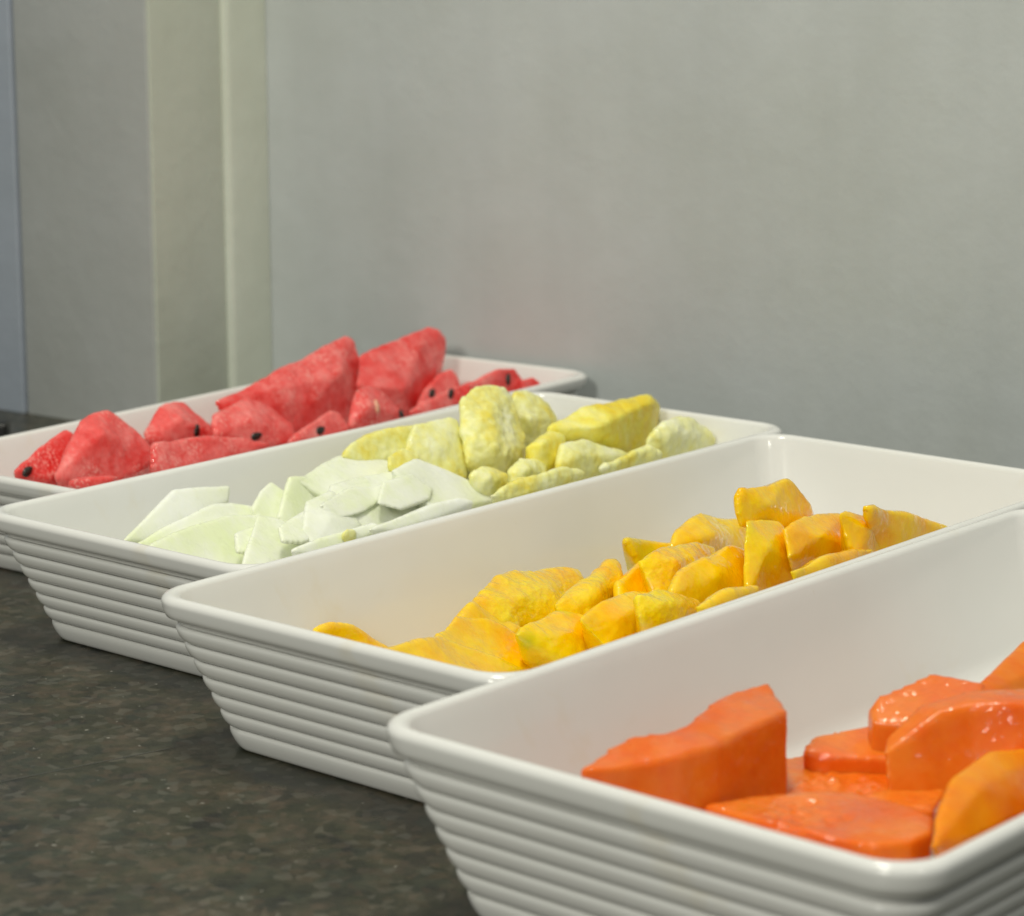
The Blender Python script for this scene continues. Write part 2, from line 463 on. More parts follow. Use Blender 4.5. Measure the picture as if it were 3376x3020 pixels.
# ------------------------------------------------------------------ fruit pieces
PIECES = [
 (0,'watermelon_chunk','hull',[[60.8,16.6,46.4],[57.3,31.8,51.3],[52.5,56.5,57.7],[53.1,59.6,55.9],[55.1,56.9,52.0],[61.3,40.5,41.2],[62.1,35.5,40.3],[61.7,26.3,42.8],[53.2,26.6,44.7],[50.2,39.7,48.9],[46.1,61.0,54.4],[46.6,63.6,52.9],[48.3,61.2,49.5],[53.7,47.2,40.2],[54.4,42.9,39.5],[54.0,35.0,41.6],[50.7,34.1,19.5],[48.5,43.5,19.5],[45.6,58.8,19.5],[45.9,60.7,19.5],[47.2,59.0,19.5],[51.0,48.9,19.5],[51.5,45.8,19.5],[51.3,40.1,19.5]],[0,0,-12],1.0,[[60.7,25.0,45.2,0.35,1]],'thin leaning watermelon slice with a dark seed at its tip beside the dish end',None,1.0),
 (0,'watermelon_chunk','hull',[[64.3,54.8,63.7],[62.5,63.5,65.4],[61.5,73.9,65.3],[62.8,77.6,62.6],[66.7,82.7,55.2],[69.2,88.4,50.1],[71.8,92.1,45.1],[75.2,89.4,39.9],[80.1,59.3,36.8],[79.9,24.8,43.3],[78.6,24.4,45.5],[70.1,42.6,56.0],[67.1,49.7,59.8],[74.4,58.7,58.7],[46.8,73.8,57.2],[45.2,81.3,58.6],[44.5,90.2,58.5],[45.6,93.4,56.2],[48.9,97.8,49.8],[51.1,102.7,45.5],[53.3,105.9,41.2],[56.2,103.6,36.6],[60.4,77.6,34.1],[60.2,48.0,39.6],[59.1,47.6,41.5],[51.8,63.3,50.6],[49.3,69.4,53.8],[48.1,75.9,14.1],[46.9,81.3,14.1],[46.4,87.8,14.1],[47.2,90.1,14.1],[49.6,93.2,14.1],[51.1,96.8,14.1],[52.7,99.1,14.1],[54.8,97.4,14.1],[57.9,78.7,14.1],[57.7,57.4,14.1],[56.9,57.1,14.1],[51.7,68.4,14.1],[49.8,72.8,14.1]],[0,0,-12],1.0,[],'large watermelon wedge with a pale crumbly crest and smooth deep red side',None,1.0),
 (0,'watermelon_chunk','hull',[[48.6,110.6,48.0],[39.8,130.8,55.7],[38.0,140.6,56.5],[38.0,148.6,55.3],[42.7,152.6,48.8],[46.8,157.2,42.8],[50.4,156.7,38.3],[51.2,140.8,40.0],[52.8,112.5,42.6],[51.5,108.5,44.8],[50.5,133.6,50.1],[36.0,126.8,44.5],[28.4,144.2,51.2],[26.8,152.7,51.8],[26.8,159.5,50.8],[30.9,162.9,45.2],[34.4,166.9,40.1],[37.5,166.5,36.2],[38.1,152.8,37.6],[39.5,128.5,39.9],[38.5,125.1,41.8],[34.5,133.9,16.2],[29.0,146.4,16.2],[27.9,152.4,16.2],[27.9,157.4,16.2],[30.8,159.8,16.2],[33.4,162.7,16.2],[35.6,162.4,16.2],[36.0,152.6,16.2],[37.0,135.1,16.2],[36.3,132.6,16.2]],[0,0,-12],1.0,[[52.6,143.2,43.2,1.3,1]],'rounded watermelon chunk with one dark seed leaning on the far dish wall',None,1.0),
 (0,'watermelon_chunk','hull',[[86.8,77.0,51.7],[85.8,96.0,50.8],[85.2,118.7,48.5],[85.5,138.2,44.7],[86.5,155.4,39.6],[88.1,142.2,38.1],[90.4,107.0,38.7],[92.2,78.4,39.6],[91.4,71.0,42.7],[76.2,92.9,47.4],[75.3,109.2,46.7],[74.8,128.7,44.7],[75.1,145.6,41.4],[75.9,160.3,37.0],[77.3,149.0,35.7],[79.3,118.7,36.3],[80.8,94.1,37.1],[80.1,87.7,39.7],[75.3,102.0,15.7],[74.7,113.7,15.7],[74.3,127.7,15.7],[74.5,139.9,15.7],[75.1,150.5,15.7],[76.1,142.3,15.7],[77.5,120.5,15.7],[78.6,102.8,15.7],[78.1,98.2,15.7]],[0,0,-12],1.0,[],'flat long watermelon slab lying along the pineapple dish rim',None,1.0),
 (0,'watermelon_chunk','hull',[[58.6,147.3,51.3],[56.8,158.5,51.9],[52.8,177.0,54.2],[55.0,188.4,49.7],[58.6,194.2,44.1],[62.2,199.8,38.6],[66.3,197.2,33.7],[68.7,187.3,32.3],[69.2,174.6,33.7],[67.6,157.7,38.5],[66.0,140.2,43.3],[62.2,142.6,47.6],[66.4,165.8,46.9],[47.2,163.9,46.8],[45.6,173.5,47.3],[42.2,189.4,49.2],[44.1,199.2,45.4],[47.2,204.2,40.6],[50.3,209.0,35.9],[53.8,206.7,31.6],[55.8,198.3,30.4],[56.3,187.3,31.6],[54.9,172.8,35.7],[53.5,157.7,39.9],[50.3,159.8,43.6],[47.1,170.8,10.4],[46.0,177.7,10.4],[43.6,189.1,10.4],[44.9,196.2,10.4],[47.1,199.8,10.4],[49.4,203.2,10.4],[51.9,201.6,10.4],[53.4,195.5,10.4],[53.7,187.6,10.4],[52.7,177.2,10.4],[51.7,166.3,10.4],[49.4,167.9,10.4]],[0,0,-12],1.0,[[71.0,165.9,39.7,0.2,1]],'knobbly watermelon chunk in front of the long tall wedge',None,1.0),
 (0,'watermelon_chunk','hull',[[47.1,161.9,54.0],[43.6,198.8,57.1],[38.6,235.2,64.3],[36.1,257.9,67.5],[34.0,274.6,70.7],[34.7,279.9,68.3],[38.5,280.5,58.4],[43.1,273.5,47.6],[47.1,265.2,38.6],[50.6,256.0,31.1],[52.3,234.1,30.3],[52.9,214.0,32.0],[49.9,206.2,40.5],[47.6,175.7,50.8],[50.6,249.3,55.7],[53.1,225.7,45.1],[33.8,187.3,50.1],[30.7,218.9,52.7],[26.4,250.3,58.9],[24.3,269.8,61.7],[22.5,284.2,64.4],[23.1,288.7,62.3],[26.4,289.2,53.8],[30.3,283.2,44.5],[33.8,276.1,36.8],[36.8,268.2,30.4],[38.2,249.3,29.7],[38.7,232.1,31.1],[36.2,225.4,38.5],[34.2,199.1,47.3],[32.5,206.0,9.7],[30.3,228.8,9.7],[27.2,251.4,9.7],[25.7,265.5,9.7],[24.8,275.8,9.7],[24.8,279.1,9.7],[27.2,279.4,9.7],[30.0,275.1,9.7],[32.5,270.0,9.7],[34.7,264.3,9.7],[35.7,250.7,9.7],[36.1,238.3,9.7],[34.2,233.5,9.7],[32.8,214.6,9.7]],[0,0,-12],1.0,[],'long tall watermelon wedge sloping up to a blunt peak',None,1.0),
 (0,'watermelon_chunk','hull',[[95.2,159.6,40.6],[92.2,176.7,44.9],[89.0,196.9,49.3],[89.4,203.2,47.4],[90.6,204.0,44.4],[92.4,206.7,39.7],[93.2,204.6,38.1],[94.2,183.5,39.1],[85.8,174.6,38.3],[83.2,189.2,42.0],[80.5,206.7,45.8],[80.8,212.1,44.1],[81.8,212.8,41.5],[83.4,215.1,37.5],[84.1,213.3,36.1],[84.9,195.1,37.0],[83.7,183.9,16.1],[81.9,194.4,16.1],[79.9,207.0,16.1],[80.1,210.9,16.1],[80.9,211.4,16.1],[82.0,213.1,16.1],[82.5,211.7,16.1],[83.1,198.6,16.1]],[0,0,-12],1.0,[[94.3,185.3,42.3,0.2,1]],'small watermelon tip with a black seed beside the dish rim',None,1.0),
 (0,'watermelon_chunk','hull',[[90.7,209.1,39.1],[87.1,215.5,45.3],[82.2,225.1,53.7],[80.7,235.5,55.1],[82.5,245.5,50.0],[85.5,251.7,42.9],[87.3,255.1,38.7],[88.5,250.3,37.0],[89.5,236.7,37.2],[90.3,226.5,47.7],[80.0,225.0,36.9],[76.9,230.5,42.2],[72.7,238.8,49.4],[71.5,247.7,50.6],[73.0,256.3,46.2],[75.6,261.7,40.2],[77.1,264.6,36.6],[78.2,260.5,35.1],[79.0,248.8,35.2],[77.9,232.6,15.1],[75.7,236.6,15.1],[72.7,242.5,15.1],[71.8,248.9,15.1],[72.9,255.2,15.1],[74.7,259.0,15.1],[75.9,261.1,15.1],[76.6,258.1,15.1],[77.2,249.7,15.1]],[0,0,-12],1.0,[[90.5,232.5,46.4,1.2,2],[89.2,254.8,39.2,0.3,1]],'smooth red triangular watermelon chunk between the two tall peaks',None,1.0),
 (0,'watermelon_chunk','hull',[[46.0,271.5,61.9],[43.5,306.7,63.7],[42.2,316.4,65.8],[41.0,327.5,67.6],[40.5,337.7,67.6],[41.0,345.0,65.4],[42.5,347.5,61.0],[44.4,346.3,56.1],[46.6,340.8,51.0],[48.8,333.5,46.1],[52.2,319.4,39.2],[55.2,307.8,33.1],[56.7,297.8,30.7],[56.4,290.1,32.6],[54.2,280.0,39.8],[52.7,269.2,45.2],[52.0,262.0,48.0],[49.2,318.8,60.7],[61.7,287.9,43.4],[55.2,283.6,52.7],[32.7,294.1,56.8],[30.6,324.3,58.3],[29.5,332.7,60.1],[28.4,342.2,61.6],[28.0,351.0,61.7],[28.4,357.3,59.7],[29.7,359.4,56.0],[31.4,358.4,51.8],[33.2,353.6,47.4],[35.1,347.4,43.2],[38.1,335.3,37.2],[40.6,325.3,32.0],[41.9,316.6,29.9],[41.7,310.1,31.6],[39.8,301.4,37.7],[38.5,292.1,42.4],[37.9,285.9,44.8],[33.0,303.9,9.9],[31.4,325.7,9.9],[30.6,331.8,9.9],[29.9,338.6,9.9],[29.6,345.0,9.9],[29.9,346.6,9.9],[30.8,346.6,9.9],[32.0,346.6,9.9],[33.3,346.6,9.9],[34.7,342.3,9.9],[36.8,333.6,9.9],[38.7,326.4,9.9],[39.6,320.2,9.9],[39.4,315.5,9.9],[38.0,309.2,9.9],[37.1,302.5,9.9],[36.7,298.0,9.9]],[0,0,-12],1.0,[],'tallest watermelon chunk with a rounded peak and dark right side',None,1.0),
 (0,'watermelon_chunk','hull',[[60.5,308.5,40.3],[56.9,324.4,45.8],[55.8,336.8,46.4],[57.2,338.9,42.9],[59.2,338.6,38.8],[62.3,335.4,32.4],[64.2,305.8,32.7],[64.0,296.8,34.6],[51.9,321.4,37.7],[48.8,335.1,42.4],[47.9,345.8,42.9],[49.2,347.6,40.0],[50.8,347.3,36.4],[53.5,344.5,30.9],[55.1,319.1,31.2],[54.9,311.3,32.8],[50.6,326.5,10.9],[48.4,336.4,10.9],[47.7,344.1,10.9],[48.6,345.4,10.9],[49.8,345.2,10.9],[51.7,343.2,10.9],[52.9,324.9,10.9],[52.7,319.3,10.9]],[0,0,-12],1.0,[[62.2,312.3,38.3,0.5,1]],'watermelon chunk with a dark seed tucked against the tallest chunk',None,1.0),
 (0,'watermelon_chunk','hull',[[96.6,249.2,41.2],[94.1,269.2,44.3],[91.3,296.4,47.4],[90.3,311.0,47.8],[93.1,311.6,40.6],[95.8,279.9,38.5],[96.8,259.1,39.1],[87.8,264.7,38.8],[85.6,281.9,41.6],[83.2,305.3,44.2],[82.4,317.9,44.6],[84.8,318.4,38.3],[87.1,291.1,36.5],[88.0,273.2,37.1],[85.9,274.3,16.5],[84.4,286.7,16.5],[82.6,303.5,16.5],[82.0,312.6,16.5],[83.8,312.9,16.5],[85.4,293.3,16.5],[86.0,280.4,16.5]],[0,0,-12],1.0,[[93.7,289.0,45.0,0.5,1]],'flat pale pink watermelon slice with a dark seed behind the pineapple lump',None,1.0),
 (0,'watermelon_chunk','hull',[[98.4,296.1,48.9],[97.2,315.4,51.1],[96.6,325.9,52.5],[96.6,338.4,50.7],[97.6,342.4,45.7],[98.8,348.4,39.3],[99.6,328.5,39.0],[99.3,301.7,44.0],[91.3,309.6,46.5],[90.3,326.2,48.4],[89.7,335.2,49.5],[89.7,346.0,48.1],[90.6,349.4,43.7],[91.7,354.5,38.2],[92.3,337.4,38.0],[92.1,314.4,42.3],[89.8,318.3,18.0],[89.1,330.2,18.0],[88.7,336.8,18.0],[88.7,344.5,18.0],[89.3,347.0,18.0],[90.1,350.7,18.0],[90.6,338.3,18.0],[90.4,321.7,18.0]],[0,0,-12],1.0,[[98.8,330.9,46.6,1.1,1]],'humped pink watermelon piece with a seed by the bare dish end',None,1.0),
 (0,'watermelon_chunk','hull',[[102.7,336.7,45.4],[102.5,341.0,45.8],[102.4,347.1,45.5],[102.9,351.9,42.4],[103.4,351.6,39.6],[104.0,336.8,38.8],[97.6,344.9,43.5],[97.4,348.7,43.9],[97.3,353.8,43.6],[97.7,358.0,40.9],[98.2,357.7,38.5],[98.7,345.0,37.8],[96.1,348.9,17.8],[95.9,351.6,17.8],[95.9,352.6,17.8],[96.2,352.6,17.8],[96.5,352.6,17.8],[96.8,349.0,17.8]],[0,0,-12],1.0,[],'small pink watermelon scrap at the bare end of its dish',None,1.0),
 (0,'watermelon_chunk','hull',[[103.8,9.9,49.2],[103.5,24.9,47.6],[103.4,38.9,45.6],[104.2,31.7,43.9],[104.7,16.2,44.3],[104.3,7.8,47.2],[94.0,21.1,45.9],[93.8,34.0,44.5],[93.7,46.0,42.8],[94.3,39.8,41.3],[94.7,26.5,41.6],[94.4,19.3,44.2]],[0,0,-12],1.0,[],'watermelon sliver low behind the front rim of its dish',None,1.0),
 (1,'pineapple_chunk','hull',[[54.2,154.6,57.1],[51.7,163.0,60.9],[50.1,174.6,62.5],[48.6,196.5,62.3],[47.6,213.3,62.0],[49.7,215.3,57.1],[53.2,194.5,52.8],[54.9,182.8,51.1],[55.3,166.3,52.9],[54.9,160.4,54.7],[39.3,174.3,52.8],[37.1,181.6,56.1],[35.7,191.5,57.4],[34.4,210.3,57.3],[33.6,224.8,57.0],[35.4,226.5,52.8],[38.4,208.7,49.1],[39.9,198.6,47.6],[40.2,184.4,49.2],[39.9,179.3,50.7],[38.1,181.6,27.6],[36.6,186.8,27.6],[35.6,194.0,27.6],[34.6,207.5,27.6],[34.0,217.9,27.6],[35.3,219.2,27.6],[37.5,206.3,27.6],[38.5,199.1,27.6],[38.8,188.9,27.6],[38.5,185.2,27.6]],[0,0,-12],1.0,[],'long flat pineapple strip lying against the rim by the melon',None,1.0),
 (1,'pineapple_chunk','hull',[[60.7,193.6,65.0],[59.5,211.3,64.4],[58.5,221.0,64.9],[59.2,224.6,63.1],[64.8,221.1,53.6],[73.0,214.5,40.2],[73.9,203.9,40.3],[72.5,195.3,44.2],[70.6,187.3,48.9],[67.2,179.0,56.0],[68.2,206.0,55.7],[49.8,208.4,59.8],[48.8,223.7,59.4],[47.9,232.0,59.8],[48.5,235.1,58.2],[53.3,232.1,50.0],[60.4,226.5,38.5],[61.2,217.4,38.6],[59.9,209.9,42.0],[58.3,203.0,46.0],[55.4,195.9,52.1],[50.2,212.2,18.5],[49.5,223.2,18.5],[48.8,229.2,18.5],[49.3,231.5,18.5],[52.8,229.3,18.5],[57.8,225.2,18.5],[58.4,218.7,18.5],[57.5,213.3,18.5],[56.3,208.3,18.5],[54.3,203.2,18.5]],[0,0,-12],1.0,[],'pale pineapple slab with a straight cut end beside the melon',None,1.0),
 (1,'pineapple_chunk','hull',[[73.2,162.9,58.0],[71.4,174.5,59.9],[72.8,183.2,55.4],[75.1,178.6,51.4],[76.4,167.2,50.7],[75.2,161.3,54.2],[65.4,172.8,55.1],[63.8,182.8,56.7],[65.1,190.2,52.9],[67.1,186.3,49.4],[68.1,176.5,48.9],[67.1,171.4,51.8],[64.1,176.5,28.9],[62.9,183.7,28.9],[63.9,189.0,28.9],[65.3,186.2,28.9],[66.0,179.2,28.9],[65.3,175.5,28.9]],[0,0,-12],1.0,[],'small bright yellow pineapple wedge poking out above the melon',None,1.0),
 (1,'pineapple_chunk','hull',[[59.1,226.9,71.9],[57.3,235.2,73.9],[55.8,243.2,75.4],[55.9,252.2,73.9],[56.3,261.5,72.0],[58.3,263.3,68.0],[61.1,258.5,63.6],[66.5,259.9,53.6],[68.3,261.7,50.0],[71.8,258.1,44.2],[74.2,250.5,41.1],[76.5,239.2,38.9],[76.5,230.8,40.2],[75.3,217.0,44.6],[74.2,213.5,47.1],[69.6,216.9,54.6],[65.4,219.4,61.6],[68.1,235.3,66.0],[78.5,229.9,52.1],[73.1,220.7,57.4],[44.9,247.0,65.2],[43.3,254.1,67.0],[42.1,261.0,68.3],[42.2,268.8,67.0],[42.5,276.7,65.3],[44.2,278.3,61.9],[46.6,274.2,58.1],[51.3,275.4,49.5],[52.8,276.9,46.4],[55.8,273.8,41.5],[57.9,267.3,38.8],[59.8,257.6,36.8],[59.8,250.4,38.0],[58.8,238.5,41.8],[57.9,235.5,43.9],[54.0,238.4,50.4],[50.3,240.6,56.4],[46.5,250.5,16.8],[45.4,255.7,16.8],[44.5,260.6,16.8],[44.5,266.2,16.8],[44.8,271.9,16.8],[46.0,273.1,16.8],[47.7,270.1,16.8],[51.1,270.9,16.8],[52.2,272.0,16.8],[54.3,269.9,16.8],[55.8,265.1,16.8],[57.2,258.2,16.8],[57.2,252.9,16.8],[56.5,244.4,16.8],[55.8,242.3,16.8],[53.0,244.3,16.8],[50.4,245.9,16.8]],[0,0,-12],2.0,[],'tall craggy pineapple lump rising above the watermelon dish rim',None,1.0),
 (1,'pineapple_chunk','hull',[[49.1,272.2,60.9],[45.6,280.8,66.2],[45.2,289.9,65.8],[47.1,296.6,61.3],[49.1,302.0,56.6],[51.3,305.0,52.1],[53.1,303.9,48.8],[55.2,298.1,45.6],[57.6,289.5,42.4],[58.8,281.0,41.5],[57.6,274.7,44.7],[55.2,272.1,49.6],[50.9,269.0,58.1],[59.6,275.9,56.7],[37.1,289.6,56.1],[34.1,297.0,60.6],[33.7,304.8,60.3],[35.4,310.5,56.4],[37.1,315.2,52.4],[39.0,317.7,48.5],[40.5,316.8,45.7],[42.4,311.9,42.9],[44.5,304.4,40.2],[45.5,297.1,39.4],[44.5,291.7,42.2],[42.4,289.5,46.4],[38.7,286.8,53.6],[37.2,293.9,19.4],[35.1,299.3,19.4],[34.8,304.9,19.4],[36.0,309.0,19.4],[37.2,312.3,19.4],[38.6,314.2,19.4],[39.7,313.5,19.4],[41.0,310.0,19.4],[42.5,304.6,19.4],[43.2,299.3,19.4],[42.5,295.4,19.4],[41.0,293.8,19.4],[38.3,291.9,19.4]],[0,0,-12],1.4,[],'rounded pineapple chunk tucked behind the tall craggy lump',None,1.0),
 (1,'pineapple_chunk','hull',[[88.7,252.0,58.4],[87.4,268.1,61.8],[86.5,282.5,63.8],[86.1,307.8,62.3],[85.6,322.3,62.3],[85.4,331.8,62.1],[85.9,338.2,58.6],[86.5,339.9,55.5],[88.1,335.5,48.8],[89.7,327.0,42.6],[91.2,315.2,37.4],[91.1,299.1,40.4],[90.3,280.0,46.9],[89.5,258.9,53.8],[98.6,274.9,56.9],[92.1,323.5,60.7],[76.7,274.9,54.0],[75.6,288.8,57.0],[74.8,301.2,58.7],[74.5,322.9,57.3],[74.1,335.4,57.3],[73.9,343.5,57.2],[74.3,349.1,54.2],[74.8,344.6,51.5],[76.2,342.5,45.8],[77.6,339.5,40.4],[78.8,329.3,35.9],[78.8,315.5,38.5],[78.1,299.0,44.1],[77.4,280.9,50.0],[76.1,288.1,15.9],[75.3,298.1,15.9],[74.7,307.0,15.9],[74.5,322.6,15.9],[74.2,331.2,15.9],[74.0,331.2,15.9],[74.4,331.2,15.9],[74.7,331.2,15.9],[75.7,331.2,15.9],[76.7,331.2,15.9],[77.6,327.3,15.9],[77.6,317.3,15.9],[77.1,305.5,15.9],[76.6,292.4,15.9]],[0,0,-12],1.0,[],'large pineapple wedge with a smooth deep yellow cut face','deep',1.0),
 (1,'pineapple_chunk','hull',[[96.9,226.8,54.9],[93.7,246.5,58.7],[94.7,256.1,55.1],[96.8,252.7,51.1],[101.1,245.2,43.0],[102.5,233.9,41.9],[100.4,227.7,47.4],[101.9,232.8,56.9],[87.2,241.0,51.1],[84.5,258.0,54.3],[85.3,266.2,51.2],[87.1,263.3,47.7],[90.8,256.9,40.8],[92.0,247.1,39.9],[90.2,241.8,44.6],[86.6,245.6,19.9],[84.6,257.8,19.9],[85.2,263.7,19.9],[86.5,261.6,19.9],[89.2,257.0,19.9],[90.0,250.0,19.9],[88.7,246.1,19.9]],[0,0,-12],1.0,[],'deep golden pineapple cube at the heap centre','deep',1.0),
 (1,'pineapple_chunk','hull',[[103.6,242.8,54.6],[102.4,260.1,54.5],[104.5,281.5,46.6],[105.7,295.5,41.7],[107.7,279.6,39.9],[110.0,250.5,39.7],[108.4,233.9,45.8],[109.7,247.9,49.8],[93.1,259.6,49.8],[92.1,274.5,49.7],[93.9,292.9,42.9],[94.9,304.9,38.7],[96.6,291.3,37.1],[98.6,266.2,37.0],[97.2,252.0,42.2],[93.0,265.3,17.0],[92.2,276.0,17.0],[93.5,289.3,17.0],[94.3,297.9,17.0],[95.5,288.1,17.0],[96.9,270.1,17.0],[95.9,259.8,17.0]],[0,0,-12],1.0,[],'pineapple slab lying below the large smooth wedge',None,1.0),
 (1,'pineapple_chunk','hull',[[90.7,196.3,47.2],[89.0,206.0,49.2],[89.6,215.1,46.4],[91.0,221.4,42.4],[92.6,220.5,39.2],[94.8,208.9,36.5],[95.0,202.6,37.2],[93.1,197.1,42.1],[95.4,202.8,45.2],[82.1,208.4,43.6],[80.6,216.8,45.3],[81.1,224.7,42.9],[82.3,230.0,39.5],[83.7,229.2,36.7],[85.6,219.3,34.4],[85.8,213.8,35.0],[84.1,209.1,39.2],[81.2,212.7,14.4],[80.2,218.7,14.4],[80.6,224.4,14.4],[81.4,228.2,14.4],[82.4,227.7,14.4],[83.8,220.5,14.4],[83.9,216.6,14.4],[82.7,213.2,14.4]],[0,0,-12],1.6,[],'small rough pineapple nugget at the foot of the craggy lump',None,1.0),
 (1,'pineapple_chunk','hull',[[105.9,203.9,49.3],[103.6,214.8,52.3],[103.3,225.2,51.3],[105.3,229.7,46.3],[107.0,227.3,43.2],[108.6,214.5,41.9],[108.6,203.3,43.8],[109.7,211.1,49.1],[97.2,216.3,46.1],[95.2,225.7,48.7],[95.0,234.6,47.8],[96.7,238.5,43.5],[98.2,236.4,40.8],[99.5,225.5,39.7],[99.5,215.8,41.3],[96.1,220.8,19.7],[94.7,227.6,19.7],[94.5,234.0,19.7],[95.8,236.8,19.7],[96.8,235.3,19.7],[97.8,227.4,19.7],[97.8,220.4,19.7]],[0,0,-12],1.8,[],'crumbly pineapple nugget below the golden faced cube',None,1.0),
 (1,'pineapple_chunk','hull',[[127.3,166.7,47.9],[126.0,179.6,51.1],[125.1,204.4,50.5],[124.4,221.4,50.7],[124.9,232.8,46.9],[125.9,213.4,45.8],[126.8,192.2,45.4],[127.6,177.7,44.8],[117.2,183.3,44.5],[116.1,194.4,47.3],[115.4,215.7,46.8],[114.8,230.4,46.9],[115.2,240.1,43.6],[116.0,223.4,42.7],[116.9,205.2,42.4],[117.5,192.7,41.8],[115.9,192.3,21.8],[115.0,200.3,21.8],[114.5,215.6,21.8],[114.1,226.2,21.8],[114.4,233.2,21.8],[115.0,221.2,21.8],[115.6,208.1,21.8],[116.0,199.1,21.8]],[0,0,-12],1.6,[],'frayed pineapple strip along the near rim above the mango dish',None,1.0),
 (1,'pineapple_chunk','hull',[[118.4,285.1,50.8],[117.7,292.8,54.9],[117.2,300.4,57.9],[116.8,314.5,58.5],[117.0,324.9,55.6],[117.6,332.7,50.2],[118.2,340.0,44.4],[118.7,321.6,42.8],[119.3,297.8,42.4],[119.1,284.3,46.0],[121.7,304.8,54.0],[110.3,299.6,48.1],[109.7,306.3,51.5],[109.3,312.8,54.1],[109.0,324.9,54.7],[109.1,333.9,52.1],[109.6,340.6,47.5],[110.1,341.2,42.5],[110.6,331.0,41.2],[111.0,310.6,40.8],[110.9,298.9,43.9],[109.2,306.9,20.8],[108.7,311.7,20.8],[108.4,316.4,20.8],[108.2,325.1,20.8],[108.3,331.6,20.8],[108.6,333.0,20.8],[109.0,333.0,20.8],[109.3,329.5,20.8],[109.7,314.8,20.8],[109.6,306.4,20.8]],[0,0,-12],2.0,[],'crumbly pale pineapple end piece with tiny brown specks',None,1.0),
 (1,'pineapple_chunk','hull',[[130.5,235.5,49.4],[129.6,261.6,51.6],[129.3,273.4,51.8],[129.7,281.3,47.8],[130.2,261.9,46.9],[130.8,242.3,46.1],[123.3,248.3,46.9],[122.6,270.7,48.8],[122.4,280.9,48.9],[122.7,287.6,45.5],[123.1,270.9,44.8],[123.6,254.1,44.1],[121.9,255.8,24.1],[121.3,271.9,24.1],[121.2,279.3,24.1],[121.4,284.1,24.1],[121.7,272.1,24.1],[122.1,260.0,24.1]],[0,0,-12],2.0,[],'ragged pineapple scrap along the near rim by the speckled end piece',None,1.0),
 (1,'pineapple_chunk','hull',[[122.0,82.5,46.5],[121.5,86.5,47.9],[121.6,91.5,46.4],[122.2,90.2,44.2],[122.6,85.2,43.6],[116.7,88.8,44.5],[116.2,92.2,45.7],[116.3,96.5,44.4],[116.8,95.5,42.6],[117.2,91.1,42.1],[114.7,91.9,22.1],[114.4,94.4,22.1],[114.5,97.5,22.1],[114.9,96.8,22.1],[115.1,93.6,22.1]],[0,0,-12],0.7,[],'tiny golden pineapple crumb caught among the melon slices',None,1.0),
 (1,'melon_slice','hull',[[47.4,35.4,41.1],[40.8,57.4,47.4],[35.3,74.4,53.2],[34.5,90.5,51.7],[34.3,107.1,49.4],[37.7,103.0,44.4],[40.0,86.3,43.5],[42.6,66.9,42.7],[47.4,46.1,39.1],[40.6,46.1,40.0],[35.0,65.0,45.4],[30.2,79.7,50.4],[29.6,93.5,49.2],[29.3,107.7,47.1],[32.3,104.2,42.9],[34.3,89.8,42.1],[36.5,73.2,41.4],[40.6,55.3,38.3],[36.7,57.4,18.3],[32.7,71.0,18.3],[29.3,81.5,18.3],[28.8,91.5,18.3],[28.6,101.7,18.3],[30.8,99.2,18.3],[32.2,88.8,18.3],[33.8,76.9,18.3],[36.7,64.0,18.3]],[0,0,-12],0.25,[],'upright melon slice with a squared corner leaning on the dish wall',None,1.0),
 (1,'melon_slice','hull',[[61.4,28.4,42.8],[56.3,53.5,46.1],[51.9,79.8,48.4],[51.3,92.0,47.1],[52.4,106.7,42.9],[54.9,108.3,38.5],[55.4,85.8,41.7],[58.3,62.8,41.3],[62.2,38.8,39.7],[54.3,40.6,40.9],[49.9,62.2,43.6],[46.0,84.8,45.7],[45.6,95.4,44.6],[46.5,108.0,40.9],[48.6,109.3,37.1],[49.1,90.0,39.9],[51.6,70.2,39.5],[54.9,49.5,38.1],[51.0,53.2,17.1],[47.9,68.7,17.1],[45.1,85.0,17.1],[44.8,92.6,17.1],[45.4,101.7,17.1],[47.0,102.6,17.1],[47.3,88.7,17.1],[49.1,74.5,17.1],[51.5,59.6,17.1]],[0,0,-12],0.25,[],'curved melon slice tucked between the squared slice and the flat slice',None,1.0),
 (1,'melon_slice','hull',[[75.4,24.1,45.6],[68.5,52.5,47.0],[64.8,75.9,46.5],[64.8,94.7,43.1],[68.1,102.0,38.4],[76.5,93.3,31.4],[83.2,69.6,29.3],[85.2,49.8,31.3],[79.7,32.8,39.9],[65.3,39.4,41.5],[59.4,63.8,42.6],[56.2,83.9,42.2],[56.2,100.1,39.3],[59.1,106.4,35.2],[66.3,98.9,29.2],[72.1,78.5,27.4],[73.7,61.4,29.1],[69.0,46.8,36.5],[63.5,50.9,7.4],[59.3,68.4,7.4],[57.0,82.9,7.4],[57.0,94.6,7.4],[59.1,99.1,7.4],[64.3,93.7,7.4],[68.4,79.0,7.4],[69.6,66.7,7.4],[66.2,56.2,7.4]],[0,0,-12],0.3,[],'broad flat melon slice lying over the front end of its dish',None,1.0),
